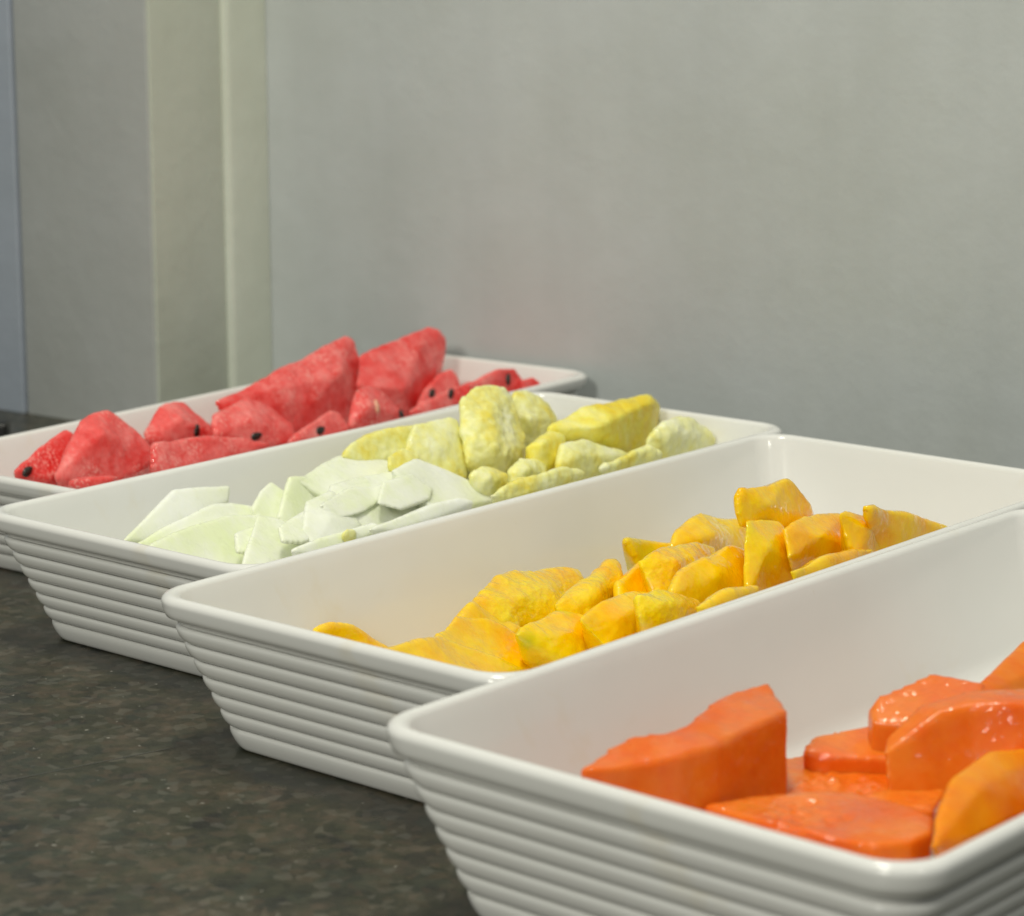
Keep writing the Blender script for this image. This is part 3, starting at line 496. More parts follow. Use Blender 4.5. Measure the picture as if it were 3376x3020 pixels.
 (1,'melon_slice','hull',[[81.2,76.4,49.3],[83.4,88.3,45.2],[85.8,93.0,42.2],[91.2,97.4,36.6],[98.2,81.4,33.5],[103.0,49.7,35.5],[101.7,47.8,37.0],[91.5,73.0,40.9],[74.4,84.5,45.2],[76.3,94.8,41.7],[78.4,98.8,39.1],[83.1,102.6,34.3],[89.1,88.8,31.6],[93.2,61.6,33.4],[92.1,59.9,34.6],[83.3,81.6,38.0],[75.4,86.0,11.6],[76.8,93.4,11.6],[78.3,96.3,11.6],[81.6,99.0,11.6],[86.0,89.1,11.6],[88.9,69.5,11.6],[88.1,68.3,11.6],[81.8,83.9,11.6]],[0,0,-12],0.35,[],'greenish melon slice overlapping the broad flat slice',None,1.0),
 (1,'melon_slice','hull',[[61.0,93.8,46.1],[57.0,102.7,51.2],[54.8,111.1,53.4],[57.5,116.9,47.9],[60.0,115.6,44.0],[65.1,108.0,37.0],[64.6,94.9,40.3],[54.7,101.8,44.1],[51.2,109.4,48.4],[49.3,116.6,50.3],[51.6,121.6,45.6],[53.8,120.4,42.3],[58.2,113.9,36.3],[57.7,102.7,39.0],[52.5,106.6,16.3],[50.0,112.1,16.3],[48.6,117.3,16.3],[50.3,120.9,16.3],[51.9,120.0,16.3],[55.0,115.3,16.3],[54.7,107.2,16.3]],[0,0,-12],0.3,[],'small pointed upright melon piece with a sharp tip',None,1.0),
 (1,'melon_slice','hull',[[66.0,107.4,50.6],[62.2,114.6,55.6],[62.2,125.6,53.8],[64.7,134.5,48.2],[68.3,131.2,42.7],[73.6,118.0,36.4],[75.5,101.8,36.2],[71.6,98.0,43.2],[58.0,117.0,47.3],[54.8,123.2,51.6],[54.8,132.7,50.0],[56.9,140.3,45.2],[60.1,137.5,40.5],[64.6,126.2,35.1],[66.3,112.2,34.9],[62.9,109.0,40.9],[56.9,120.8,14.9],[54.6,125.2,14.9],[54.6,132.1,14.9],[56.1,137.5,14.9],[58.4,135.5,14.9],[61.6,127.4,14.9],[62.9,117.3,14.9],[60.4,115.0,14.9]],[0,0,-12],0.35,[],'squarish melon piece beside the pointed upright piece',None,1.0),
 (1,'melon_slice','hull',[[63.4,117.5,53.7],[56.7,139.0,55.8],[52.8,153.5,56.8],[52.8,180.1,52.5],[57.1,187.7,47.4],[60.7,189.0,44.0],[65.5,166.1,43.6],[70.1,141.4,44.0],[73.0,129.3,43.7],[67.9,123.2,48.9],[61.7,153.1,51.1],[52.4,133.8,49.7],[46.7,152.3,51.5],[43.4,164.7,52.3],[43.4,187.6,48.6],[47.1,194.2,44.3],[50.2,195.3,41.3],[54.3,175.6,41.0],[58.2,154.3,41.3],[60.7,144.0,41.1],[56.3,138.7,45.6],[51.0,143.5,21.0],[46.8,156.7,21.0],[44.5,165.7,21.0],[44.5,182.2,21.0],[47.1,186.9,21.0],[49.4,187.7,21.0],[52.3,173.5,21.0],[55.1,158.2,21.0],[56.9,150.8,21.0],[53.8,147.0,21.0]],[0,0,-12],0.35,[],'pale melon slab on top of the heap below the pineapple strip',None,1.0),
 (1,'melon_slice','hull',[[81.2,119.6,53.5],[77.8,138.0,53.2],[74.2,168.9,51.1],[80.7,179.5,43.7],[89.1,184.1,35.7],[98.4,145.6,34.7],[101.8,116.0,37.4],[99.4,105.0,41.3],[89.5,105.9,49.0],[90.1,138.0,46.8],[70.2,135.4,48.2],[67.3,151.2,48.0],[64.2,177.8,46.2],[69.8,186.9,39.9],[77.0,190.9,32.9],[85.0,157.7,32.1],[87.9,132.3,34.4],[85.9,122.9,37.8],[77.4,123.6,44.4],[71.0,141.3,12.1],[68.9,152.7,12.1],[66.7,171.8,12.1],[70.7,178.4,12.1],[75.9,181.2,12.1],[81.7,157.4,12.1],[83.7,139.1,12.1],[82.3,132.3,12.1],[76.2,132.8,12.1]],[0,0,-12],0.35,[],'widest pale melon slab sloping down to the mango dish rim',None,1.0),
 (1,'melon_slice','hull',[[91.4,94.2,52.9],[87.2,113.5,53.7],[92.9,116.8,47.3],[100.0,117.3,40.1],[105.9,98.4,37.6],[107.6,82.1,39.0],[101.0,82.3,45.5],[100.1,98.9,46.7],[82.8,105.0,48.6],[79.3,121.5,49.4],[84.2,124.4,43.9],[90.3,124.8,37.6],[95.3,108.5,35.5],[96.8,94.5,36.6],[91.1,94.7,42.2],[83.2,107.8,15.5],[80.6,119.7,15.5],[84.1,121.8,15.5],[88.5,122.1,15.5],[92.2,110.4,15.5],[93.3,100.3,15.5],[89.1,100.4,15.5]],[0,0,-12],0.4,[],'rounded melon piece between the greenish slice and widest slab',None,1.0),
 (1,'melon_slice','hull',[[84.7,153.2,54.9],[80.1,173.2,56.0],[85.1,179.9,50.1],[88.6,186.5,45.6],[87.7,197.3,44.6],[92.8,204.2,38.6],[96.2,205.2,35.0],[101.0,161.6,38.1],[93.6,158.3,45.6],[75.1,168.7,50.1],[71.2,185.9,51.1],[75.5,191.6,46.0],[78.5,197.4,42.1],[77.8,206.6,41.3],[82.1,212.6,36.1],[85.1,213.4,33.0],[89.2,176.0,35.7],[82.8,173.1,42.2],[75.3,176.5,13.0],[72.4,188.8,13.0],[75.5,192.9,13.0],[77.7,197.1,13.0],[77.2,203.7,13.0],[80.3,208.0,13.0],[82.4,208.6,13.0],[85.4,181.7,13.0],[80.8,179.6,13.0]],[0,0,-12],0.4,[],'pale melon slab meeting the cut pineapple slab',None,1.0),
 (1,'melon_slice','hull',[[122.3,54.0,45.5],[119.9,73.0,46.3],[119.0,89.4,44.9],[117.1,105.9,45.6],[117.9,110.3,43.1],[120.6,90.9,41.7],[123.2,63.5,42.1],[113.9,66.6,42.5],[111.9,83.0,43.2],[111.1,97.1,42.0],[109.4,111.2,42.6],[110.2,115.1,40.4],[112.4,98.3,39.3],[114.7,74.8,39.6],[111.8,75.4,19.3],[110.3,87.2,19.3],[109.8,97.4,19.3],[108.6,107.5,19.3],[109.1,110.3,19.3],[110.7,98.3,19.3],[112.3,81.3,19.3]],[0,0,-12],0.35,[],'thin melon slice lying just inside the near rim',None,1.0),
 (1,'melon_slice','hull',[[125.7,93.8,46.8],[123.0,112.7,47.5],[119.9,139.4,47.7],[118.3,156.6,47.3],[119.1,164.3,44.6],[122.0,143.7,43.6],[125.9,109.4,43.6],[117.4,107.8,44.0],[115.1,124.0,44.6],[112.4,147.0,44.8],[111.1,161.8,44.4],[111.7,168.4,42.1],[114.2,150.7,41.2],[117.6,121.2,41.2],[115.0,118.5,21.2],[113.4,130.2,21.2],[111.4,146.8,21.2],[110.4,157.4,21.2],[110.9,162.2,21.2],[112.7,149.5,21.2],[115.1,128.2,21.2]],[0,0,-12],0.35,[],'narrow melon slice at the foot of the widest slab',None,1.0),
 (1,'melon_slice','hull',[[94.7,98.5,51.2],[87.7,121.9,53.5],[86.9,144.5,50.5],[90.6,145.4,46.8],[96.9,123.5,44.9],[101.2,99.5,45.2],[90.5,106.1,49.6],[84.5,126.2,51.5],[83.7,145.6,48.9],[86.9,146.4,45.8],[92.3,127.6,44.1],[96.1,106.9,44.4]],[0,0,-12],0.3,[],'thin curved melon slice resting across the widest slab',None,1.0),
 (1,'melon_slice','hull',[[90.9,139.7,52.9],[87.4,161.6,52.5],[93.1,169.4,45.9],[97.5,162.4,42.9],[101.8,140.3,42.8],[99.2,127.2,47.5],[87.6,145.5,50.9],[84.6,164.3,50.5],[89.4,171.1,44.8],[93.2,165.0,42.3],[96.9,146.0,42.1],[94.7,134.8,46.1]],[0,0,-12],0.3,[],'thin melon slice lying where the two pale slabs meet',None,1.0),
 (1,'melon_slice','hull',[[99.0,70.6,48.1],[92.9,92.3,49.5],[95.9,103.0,44.9],[101.6,93.8,41.5],[105.5,77.3,41.2],[105.1,66.2,43.6],[95.0,76.7,46.2],[89.8,95.3,47.5],[92.4,104.5,43.5],[97.3,96.6,40.6],[100.7,82.4,40.3],[100.3,72.8,42.4]],[0,0,-12],0.3,[],'small melon slice bridging the greenish slice and rounded piece',None,1.0),
 (1,'melon_slice','hull',[[84.3,61.1,44.9],[79.5,84.1,44.9],[83.4,94.1,39.6],[89.5,83.2,36.2],[93.5,63.9,36.5],[91.7,54.9,39.7],[81.2,66.3,43.1],[77.1,86.1,43.1],[80.5,94.6,38.5],[85.7,85.2,35.6],[89.1,68.7,35.8],[87.6,61.0,38.6]],[0,0,-12],0.3,[],'thin melon slice laid over the seam beside the broad flat slice',None,1.0),
 (2,'mango_piece','hull',[[23.2,59.0,33.9],[22.6,67.9,34.2],[22.7,80.4,31.1],[23.4,86.6,27.2],[24.3,89.8,23.3],[25.0,97.0,19.1],[25.7,99.2,16.0],[25.2,84.6,21.3],[24.1,66.8,29.1],[18.0,67.7,30.7],[17.4,75.3,30.9],[17.5,86.1,28.3],[18.2,91.5,24.9],[18.9,94.2,21.6],[19.5,100.4,17.9],[20.4,102.3,15.3],[19.7,89.7,19.8],[18.7,74.4,26.5],[31.0,75.0,6.0],[31.0,80.5,6.0],[31.0,88.3,6.0],[31.0,92.2,6.0],[31.0,94.1,6.0],[31.0,98.6,6.0],[31.0,99.9,6.0],[31.0,90.9,6.0],[31.0,79.9,6.0]],[0,0,-12],0.5,[],'low lone mango slice against the far wall at the dish front',None,1.0),
 (2,'mango_piece','hull',[[69.0,71.5,36.7],[62.1,91.5,39.0],[62.8,106.1,35.3],[67.2,116.6,28.6],[70.8,128.8,22.5],[75.0,144.9,14.6],[78.6,129.1,14.6],[80.4,105.5,18.3],[77.2,95.6,23.6],[75.4,86.2,27.4],[73.6,74.4,31.7],[59.5,87.9,30.8],[53.5,105.1,32.9],[54.1,117.6,29.6],[57.9,126.7,23.9],[61.0,137.1,18.6],[64.7,151.0,11.9],[67.7,137.4,11.9],[69.2,117.1,15.0],[66.5,108.6,19.6],[65.0,100.5,22.8],[63.4,90.4,26.5],[59.1,97.2,6.0],[54.8,109.5,6.0],[55.3,118.5,6.0],[58.0,125.1,6.0],[60.2,132.6,6.0],[62.8,142.6,6.0],[65.0,132.8,6.0],[66.1,118.2,6.0],[64.2,112.0,6.0],[63.1,106.2,6.0],[62.0,98.9,6.0]],[0,0,-12],0.5,[],'broad mango slab folded over the front of the heap',None,1.0),
 (2,'mango_piece','hull',[[80.5,32.5,42.9],[75.6,68.5,39.7],[80.4,80.7,32.5],[84.3,89.6,26.8],[86.8,98.4,22.5],[88.9,85.6,23.4],[89.6,68.5,26.6],[86.4,56.5,32.3],[83.6,45.6,37.3],[73.4,46.4,38.0],[69.2,77.3,35.1],[73.3,87.8,29.0],[76.6,95.4,24.1],[78.8,103.0,20.4],[80.6,92.0,21.2],[81.2,77.3,24.0],[78.5,66.9,28.8],[76.0,57.6,33.1],[72.8,57.0,6.0],[69.7,79.2,6.0],[72.7,86.8,6.0],[75.1,92.3,6.0],[76.7,97.7,6.0],[78.0,89.8,6.0],[78.4,79.3,6.0],[76.4,71.8,6.0],[74.7,65.1,6.0]],[0,0,-12],0.5,[],'flat mango slice slipping under the folded slab at the dish front',None,1.0),
 (2,'mango_piece','hull',[[53.2,109.9,38.0],[49.3,119.8,39.9],[44.3,134.4,42.0],[42.2,147.9,41.6],[41.8,167.9,38.1],[42.2,185.9,34.2],[46.3,184.3,30.1],[48.4,173.3,30.0],[51.6,166.6,28.0],[55.2,159.6,25.7],[58.7,157.2,22.5],[61.0,144.4,22.8],[60.1,130.9,26.6],[61.2,116.4,28.6],[59.4,111.3,31.5],[56.9,107.5,34.8],[56.5,135.9,36.4],[40.7,129.7,32.0],[37.4,138.2,33.6],[33.1,150.8,35.5],[31.3,162.4,35.1],[30.9,179.6,32.1],[31.3,195.1,28.8],[34.8,193.6,25.2],[36.6,184.2,25.1],[39.3,178.5,23.4],[42.4,172.4,21.4],[45.5,170.3,18.7],[47.4,159.3,19.0],[46.7,147.8,22.2],[47.6,135.2,24.0],[46.1,130.9,26.4],[43.9,127.6,29.2],[39.8,138.9,6.0],[37.4,145.0,6.0],[34.3,154.0,6.0],[33.0,162.4,6.0],[32.7,174.8,6.0],[33.0,185.9,6.0],[35.5,184.9,6.0],[36.8,178.1,6.0],[38.8,174.0,6.0],[41.0,169.6,6.0],[43.2,168.1,6.0],[44.6,160.2,6.0],[44.1,151.9,6.0],[44.7,142.9,6.0],[43.6,139.7,6.0],[42.1,137.3,6.0]],[0,0,-12],1.2,[],'domed mango cheek with glistening fibrous cut face','fibre',1.0),
 (2,'mango_piece','hull',[[61.5,88.5,36.8],[55.1,108.8,39.3],[58.1,111.2,35.6],[60.8,119.5,31.0],[63.1,127.8,26.7],[67.3,111.2,25.8],[68.1,89.8,29.6],[51.5,103.0,31.9],[46.1,120.4,34.0],[48.6,122.4,30.8],[50.9,129.6,26.9],[52.9,136.8,23.2],[56.5,122.5,22.4],[57.2,104.1,25.7],[50.5,109.0,6.0],[46.6,121.5,6.0],[48.5,123.0,6.0],[50.1,128.2,6.0],[51.6,133.3,6.0],[54.1,123.0,6.0],[54.6,109.8,6.0]],[0,0,-12],0.6,[],'smooth mango piece below the domed fibrous cheek',None,1.0),
 (2,'mango_piece','hull',[[69.9,137.0,35.4],[66.0,152.6,36.9],[62.6,168.0,38.0],[58.6,182.7,40.1],[57.6,189.1,40.1],[60.0,188.9,37.2],[64.3,184.7,32.6],[68.0,175.4,29.8],[71.5,165.6,27.7],[73.8,148.2,28.5],[73.6,137.0,31.1],[71.3,159.0,36.1],[61.0,151.8,31.7],[57.7,165.2,33.0],[54.7,178.4,33.9],[51.3,191.1,35.8],[50.5,196.6,35.7],[52.5,196.4,33.2],[56.2,192.8,29.3],[59.4,184.8,26.9],[62.4,176.3,25.1],[64.4,161.4,25.8],[64.2,151.7,28.0],[59.0,160.2,6.0],[56.6,169.9,6.0],[54.5,179.4,6.0],[51.9,188.5,6.0],[51.4,192.5,6.0],[52.8,192.4,6.0],[55.5,189.8,6.0],[57.8,184.0,6.0],[59.9,177.9,6.0],[61.4,167.2,6.0],[61.3,160.2,6.0]],[0,0,-12],1.3,[],'pointed mango wedge with a rough glistening fibrous face','fibre',1.0),
 (2,'mango_piece','hull',[[80.0,110.5,35.9],[77.0,129.6,35.1],[78.8,141.9,30.5],[79.8,151.8,27.4],[81.0,161.1,24.1],[85.6,150.4,21.3],[89.3,133.8,21.0],[92.0,119.9,21.3],[90.3,114.7,24.2],[86.6,107.0,29.7],[83.6,98.7,34.6],[87.4,124.1,30.1],[69.7,126.6,29.9],[67.1,143.0,29.2],[68.7,153.6,25.3],[69.6,162.2,22.5],[70.6,170.1,19.7],[74.6,160.9,17.3],[77.7,146.7,17.0],[80.0,134.7,17.3],[78.6,130.2,19.8],[75.4,123.6,24.5],[72.9,116.5,28.8],[69.9,132.0,6.0],[68.1,143.9,6.0],[69.2,151.5,6.0],[69.8,157.6,6.0],[70.5,163.4,6.0],[73.4,156.7,6.0],[75.7,146.5,6.0],[77.3,137.9,6.0],[76.3,134.7,6.0],[74.0,129.9,6.0],[72.2,124.7,6.0]],[0,0,-12],0.9,[],'glossy mango chunk with a green tinged patch near the rim','green',1.0),
 (2,'mango_piece','hull',[[91.8,123.2,36.9],[87.6,143.0,38.1],[85.9,159.2,37.0],[85.0,180.2,33.9],[90.2,169.9,29.2],[93.1,175.7,24.2],[98.0,143.5,24.8],[100.0,131.1,25.0],[95.1,137.3,29.7],[93.4,128.5,33.8],[94.9,146.6,33.8],[81.3,140.6,31.3],[77.7,157.6,32.3],[76.2,171.6,31.4],[75.4,189.7,28.7],[79.9,180.8,24.7],[82.4,185.8,20.4],[86.6,158.1,20.9],[88.3,147.4,21.1],[84.1,152.8,25.2],[82.6,145.2,28.7],[80.6,147.8,6.0],[78.0,160.1,6.0],[76.9,170.2,6.0],[76.4,183.2,6.0],[79.6,176.8,6.0],[81.4,180.4,6.0],[84.4,160.4,6.0],[85.7,152.7,6.0],[82.6,156.6,6.0],[81.5,151.2,6.0]],[0,0,-12],0.7,[],'orange mango slab resting along the rim of the papaya dish',None,1.0),
 (2,'mango_piece','hull',[[109.8,133.3,45.9],[108.6,146.7,45.2],[109.4,158.6,41.3],[110.4,171.0,37.0],[112.2,173.9,33.4],[115.3,150.8,32.9],[116.2,138.3,34.1],[114.0,130.7,39.4],[115.2,143.4,42.1],[102.1,146.6,41.2],[101.0,158.1,40.6],[101.8,168.4,37.3],[102.7,179.0,33.6],[104.2,181.5,30.5],[106.9,161.6,30.1],[107.6,150.9,31.1],[105.7,144.4,35.7],[101.6,152.1,10.1],[100.8,160.4,10.1],[101.4,167.8,10.1],[102.0,175.5,10.1],[103.1,177.2,10.1],[105.0,162.9,10.1],[105.6,155.2,10.1],[104.2,150.5,10.1]],[0,0,-12],1.1,[],'wet mango strip with sparkling juice beside the near rim','fibre',1.0),
 (2,'mango_piece','hull',[[72.4,171.2,36.7],[69.3,183.4,38.3],[66.3,194.4,40.3],[67.3,200.2,37.8],[71.4,200.2,32.3],[75.6,191.8,28.3],[77.3,174.2,29.6],[76.4,166.7,32.3],[63.0,185.6,32.4],[60.4,196.1,33.8],[57.8,205.5,35.5],[58.7,210.5,33.3],[62.1,210.5,28.6],[65.7,203.3,25.2],[67.2,188.1,26.3],[66.5,181.7,28.6],[61.9,190.3,6.0],[60.0,197.9,6.0],[58.1,204.6,6.0],[58.8,208.2,6.0],[61.3,208.2,6.0],[63.8,203.0,6.0],[64.9,192.1,6.0],[64.4,187.5,6.0]],[0,0,-12],0.5,[],'small smooth mango cube leaning by the pointed wedge',None,1.0),
 (2,'mango_piece','hull',[[45.5,210.8,42.6],[45.6,219.7,40.7],[46.3,243.8,35.0],[47.2,251.4,31.9],[49.4,235.1,30.7],[51.0,218.3,31.0],[50.7,213.1,32.4],[48.3,211.9,37.2],[38.9,222.2,38.7],[39.0,229.9,37.1],[39.6,250.6,32.2],[40.3,257.1,29.5],[42.2,243.1,28.4],[43.6,228.6,28.7],[43.4,224.2,29.9],[41.3,223.2,34.0],[38.1,227.6,8.4],[38.2,233.1,8.4],[38.6,248.0,8.4],[39.2,252.7,8.4],[40.5,242.6,8.4],[41.5,232.2,8.4],[41.4,229.0,8.4],[39.9,228.2,8.4]],[0,0,-12],0.4,[],'thin mango sliver with a green skin tip against the dish wall','green',1.0),
 (2,'mango_piece','hull',[[59.1,221.5,38.7],[55.3,231.1,42.8],[52.9,244.9,44.1],[50.4,255.2,46.2],[52.4,263.3,41.6],[52.9,275.2,38.6],[52.9,288.0,36.3],[58.7,279.0,28.5],[60.7,261.5,28.6],[60.7,250.6,30.7],[59.9,235.0,34.9],[61.1,250.1,38.9],[49.7,238.9,34.8],[46.4,247.2,38.3],[44.3,259.0,39.4],[42.1,267.9,41.3],[43.9,274.8,37.3],[44.3,285.1,34.7],[44.3,296.1,32.7],[49.4,288.3,26.0],[51.1,273.3,26.1],[51.1,263.9,27.9],[50.4,250.5,31.5],[48.1,248.2,6.0],[45.7,254.2,6.0],[44.2,262.7,6.0],[42.6,269.1,6.0],[43.9,274.1,6.0],[44.2,281.5,6.0],[44.2,289.4,6.0],[47.8,283.8,6.0],[49.1,273.0,6.0],[49.1,266.2,6.0],[48.6,256.5,6.0]],[0,0,-12],1.0,[],'jagged mango chunk behind the centre of the heap',None,1.0),
 (2,'mango_piece','hull',[[77.9,177.0,45.4],[75.0,197.6,45.3],[73.0,219.6,44.0],[74.8,231.7,39.3],[78.8,225.0,35.0],[82.3,203.0,34.5],[88.3,185.9,29.8],[87.7,176.2,32.6],[82.1,180.2,39.2],[83.0,196.4,42.4],[69.1,192.7,40.5],[66.6,210.4,40.4],[64.9,229.3,39.3],[66.3,239.7,35.3],[69.8,234.0,31.5],[72.8,215.1,31.1],[78.0,200.4,27.1],[77.5,192.0,29.5],[72.7,195.4,35.2],[68.7,199.4,7.1],[66.9,212.1,7.1],[65.6,225.7,7.1],[66.7,233.2,7.1],[69.2,229.1,7.1],[71.4,215.5,7.1],[75.1,204.9,7.1],[74.8,198.9,7.1],[71.3,201.3,7.1]],[0,0,-12],1.3,[],'wet lumpy mango chunk in the middle of the heap','fibre',1.0),
 (2,'mango_piece','hull',[[103.2,162.1,39.7],[98.8,174.2,45.0],[95.7,196.0,46.3],[93.3,214.5,47.0],[94.7,224.2,42.7],[99.0,220.7,35.5],[103.2,207.0,30.6],[105.6,187.4,30.3],[106.5,171.0,32.2],[104.6,190.5,41.2],[93.8,179.4,35.6],[90.0,189.8,40.2],[87.3,208.5,41.2],[85.3,224.4,41.9],[86.5,232.8,38.2],[90.2,229.8,32.0],[93.8,218.0,27.8],[95.9,201.1,27.5],[96.7,187.1,29.1],[92.2,188.6,7.5],[89.4,196.1,7.5],[87.5,209.6,7.5],[86.1,221.0,7.5],[86.9,227.0,7.5],[89.6,224.9,7.5],[92.2,216.4,7.5],[93.7,204.2,7.5],[94.2,194.1,7.5]],[0,0,-12],0.4,[],'big smooth oval mango piece facing the near rim',None,1.0),
 (2,'mango_piece','hull',[[106.3,205.8,60.0],[105.9,218.2,58.8],[106.5,228.2,55.5],[108.8,231.8,49.6],[112.0,231.1,42.3],[115.0,230.2,35.5],[116.4,216.9,35.1],[117.8,201.5,35.0],[118.5,189.7,35.8],[114.5,193.8,43.9],[110.2,199.1,52.6],[115.8,208.3,50.2],[97.4,221.3,53.7],[97.0,232.0,52.6],[97.5,240.6,49.9],[99.5,243.7,44.7],[102.2,243.1,38.5],[104.8,242.3,32.7],[106.0,230.9,32.3],[107.2,217.7,32.2],[107.8,207.5,32.9],[104.4,211.0,39.8],[100.6,215.5,47.3],[98.0,224.2,12.2],[97.7,231.9,12.2],[98.1,238.1,12.2],[99.6,240.3,12.2],[101.5,239.8,12.2],[103.4,239.3,12.2],[104.2,231.1,12.2],[105.1,221.5,12.2],[105.6,214.2,12.2],[103.1,216.7,12.2],[100.4,220.0,12.2]],[0,0,-12],0.4,[],'upright mango block with a yellow green foot below the cube','green',1.0),
 (2,'mango_piece','hull',[[99.1,209.6,67.5],[98.4,212.8,69.6],[97.8,241.5,67.3],[97.4,246.3,68.0],[97.9,249.8,65.5],[99.1,251.2,60.3],[100.2,258.3,54.8],[101.2,259.0,51.0],[101.8,249.1,50.4],[102.4,237.4,50.2],[102.1,226.5,53.4],[102.1,208.9,56.4],[100.5,208.2,62.8],[104.1,225.2,61.8],[90.0,227.0,62.7],[89.4,229.7,64.5],[88.8,254.4,62.5],[88.5,258.5,63.1],[88.9,261.6,61.0],[90.0,262.7,56.5],[91.0,268.9,51.8],[91.8,269.4,48.5],[92.3,260.9,48.0],[92.8,250.9,47.8],[92.5,241.5,50.6],[92.6,226.4,53.1],[91.2,225.8,58.6]],[0,0,-12],0.6,[],'mango cube perched on top of the upright block',None,1.0),
 (2,'mango_piece','hull',[[114.5,218.6,55.3],[111.8,236.5,56.9],[111.2,247.2,56.2],[111.4,265.1,52.6],[115.1,267.3,45.4],[119.4,264.8,37.8],[120.2,242.1,40.7],[120.5,222.8,43.8],[120.0,214.4,46.2],[121.7,234.8,51.0],[105.2,236.6,50.2],[102.9,252.0,51.5],[102.3,261.2,50.9],[102.5,276.6,47.9],[105.7,278.5,41.6],[109.4,276.3,35.1],[110.1,256.8,37.6],[110.4,240.2,40.3],[110.0,233.0,42.3],[104.9,243.3,15.1],[103.3,254.3,15.1],[102.9,260.9,15.1],[103.0,272.0,15.1],[105.3,273.4,15.1],[108.0,271.8,15.1],[108.5,257.8,15.1],[108.7,245.8,15.1],[108.4,240.6,15.1]],[0,0,-12],0.4,[],'long rounded mango finger right of the upright block',None,1.0),
 (2,'mango_piece','hull',[[125.8,238.4,59.9],[125.4,243.3,60.3],[126.0,259.5,55.5],[126.5,272.9,51.4],[127.4,283.6,46.7],[128.3,289.5,42.9],[129.9,268.0,41.7],[131.1,250.5,41.3],[131.2,242.0,42.5],[128.4,239.7,51.6],[131.9,252.2,51.4],[117.9,254.5,54.8],[117.6,258.7,55.1],[118.1,272.6,51.0],[118.6,284.2,47.5],[119.3,293.4,43.4],[120.1,298.4,40.1],[121.4,279.9,39.1],[122.5,264.9,38.7],[122.6,257.6,39.8],[120.2,255.6,47.6],[117.7,260.7,18.7],[117.4,263.7,18.7],[117.8,273.7,18.7],[118.1,282.0,18.7],[118.7,288.7,18.7],[119.2,292.3,18.7],[120.2,279.0,18.7],[120.9,268.1,18.7],[121.0,262.9,18.7],[119.3,261.5,18.7]],[0,0,-12],0.9,[],'juicy mango chunk with a bright wet corner near the dish end',None,1.0),
 (2,'mango_piece','hull',[[132.2,247.4,61.0],[132.0,252.7,61.1],[132.6,278.0,52.8],[133.3,308.2,43.0],[133.9,294.0,41.6],[134.0,271.6,44.9],[133.0,259.1,53.8],[126.3,261.0,56.9],[126.1,265.6,57.0],[126.7,287.3,49.9],[127.2,313.3,41.4],[127.7,301.1,40.2],[127.9,281.8,43.0],[127.0,271.1,50.7],[125.3,269.1,20.2],[125.2,272.4,20.2],[125.6,288.1,20.2],[126.0,306.8,20.2],[126.4,298.0,20.2],[126.4,284.1,20.2],[125.8,276.4,20.2]],[0,0,-12],0.3,[],'flat yellow green mango slice closest to the bare dish end','green',1.0),
 (2,'mango_piece','hull',[[140.8,184.4,50.1],[139.3,211.5,50.3],[138.6,234.2,48.4],[138.6,244.9,46.6],[140.0,223.3,45.4],[141.0,200.1,46.3],[141.7,186.0,46.6],[134.4,198.0,46.9],[133.1,221.3,47.0],[132.5,240.9,45.4],[132.5,250.1,43.9],[133.7,231.6,42.8],[134.6,211.6,43.6],[135.2,199.5,43.9],[133.0,206.6,22.8],[132.1,223.4,22.8],[131.7,237.5,22.8],[131.6,244.1,22.8],[132.5,230.8,22.8],[133.1,216.4,22.8],[133.6,207.6,22.8]],[0,0,-12],0.4,[],'mango slice lying low under the long rounded finger',None,1.0),
 (2,'mango_piece','hull',[[142.0,125.6,49.0],[140.7,141.5,50.1],[140.0,157.0,49.3],[139.9,165.5,48.1],[141.2,149.9,46.6],[142.3,131.7,46.6],[135.2,137.9,45.8],[134.1,151.5,46.7],[133.5,164.8,46.0],[133.4,172.2,45.1],[134.5,158.8,43.8],[135.5,143.1,43.7],[133.7,144.4,23.7],[132.9,154.3,23.7],[132.5,163.8,23.7],[132.4,169.1,23.7],[133.2,159.5,23.7],[133.9,148.2,23.7]],[0,0,-12],0.4,[],'thin mango edge just above the near rim below the oval piece',None,1.0),
 (3,'papaya_slice','ext',[[48.8,35.8,46.0],[48.0,44.6,47.0],[47.6,52.1,48.0],[47.2,62.3,49.0],[54.4,67.0,50.0],[55.6,76.7,50.0],[52.0,90.4,51.0],[50.4,97.3,52.0],[49.2,108.3,52.0],[50.9,122.9,52.0],[59.8,115.8,51.0],[67.9,108.6,50.0],[67.6,88.9,49.0],[68.2,73.2,48.0],[64.6,60.3,47.0],[58.7,50.9,46.0],[53.8,42.0,46.0]],[3,-2,-25],0.5,[],'thick papaya wedge with a scooped seed hollow and smooth orange skin side',None,1.0),
 (3,'papaya_slice','ext',[[54.7,131.8,27.0],[56.5,143.2,27.0],[72.9,149.2,27.0],[83.2,154.3,27.0],[94.9,154.1,26.0],[101.3,145.2,25.0],[107.3,126.0,24.0],[95.5,114.5,24.0],[83.3,107.2,24.0],[64.3,98.6,24.0],[54.2,110.2,26.0],[46.9,128.2,27.0]],[0,0,-11],0.6,[],'flat pinkish papaya slice with orange seed fibres in its hollow',None,1.0),
 (3,'papaya_slice','ext',[[70.4,65.5,33.0],[75.1,79.8,33.0],[84.9,91.4,33.0],[96.0,101.2,33.0],[106.2,103.8,33.0],[117.0,102.7,33.0],[124.3,98.7,33.0],[130.3,88.5,33.0],[129.9,79.4,33.0],[124.0,70.0,33.0],[110.6,67.5,33.0],[88.8,65.3,33.0]],[0,0,-13],0.7,[],'flat papaya slice lying inside the front rim with pulpy patch',None,1.0),
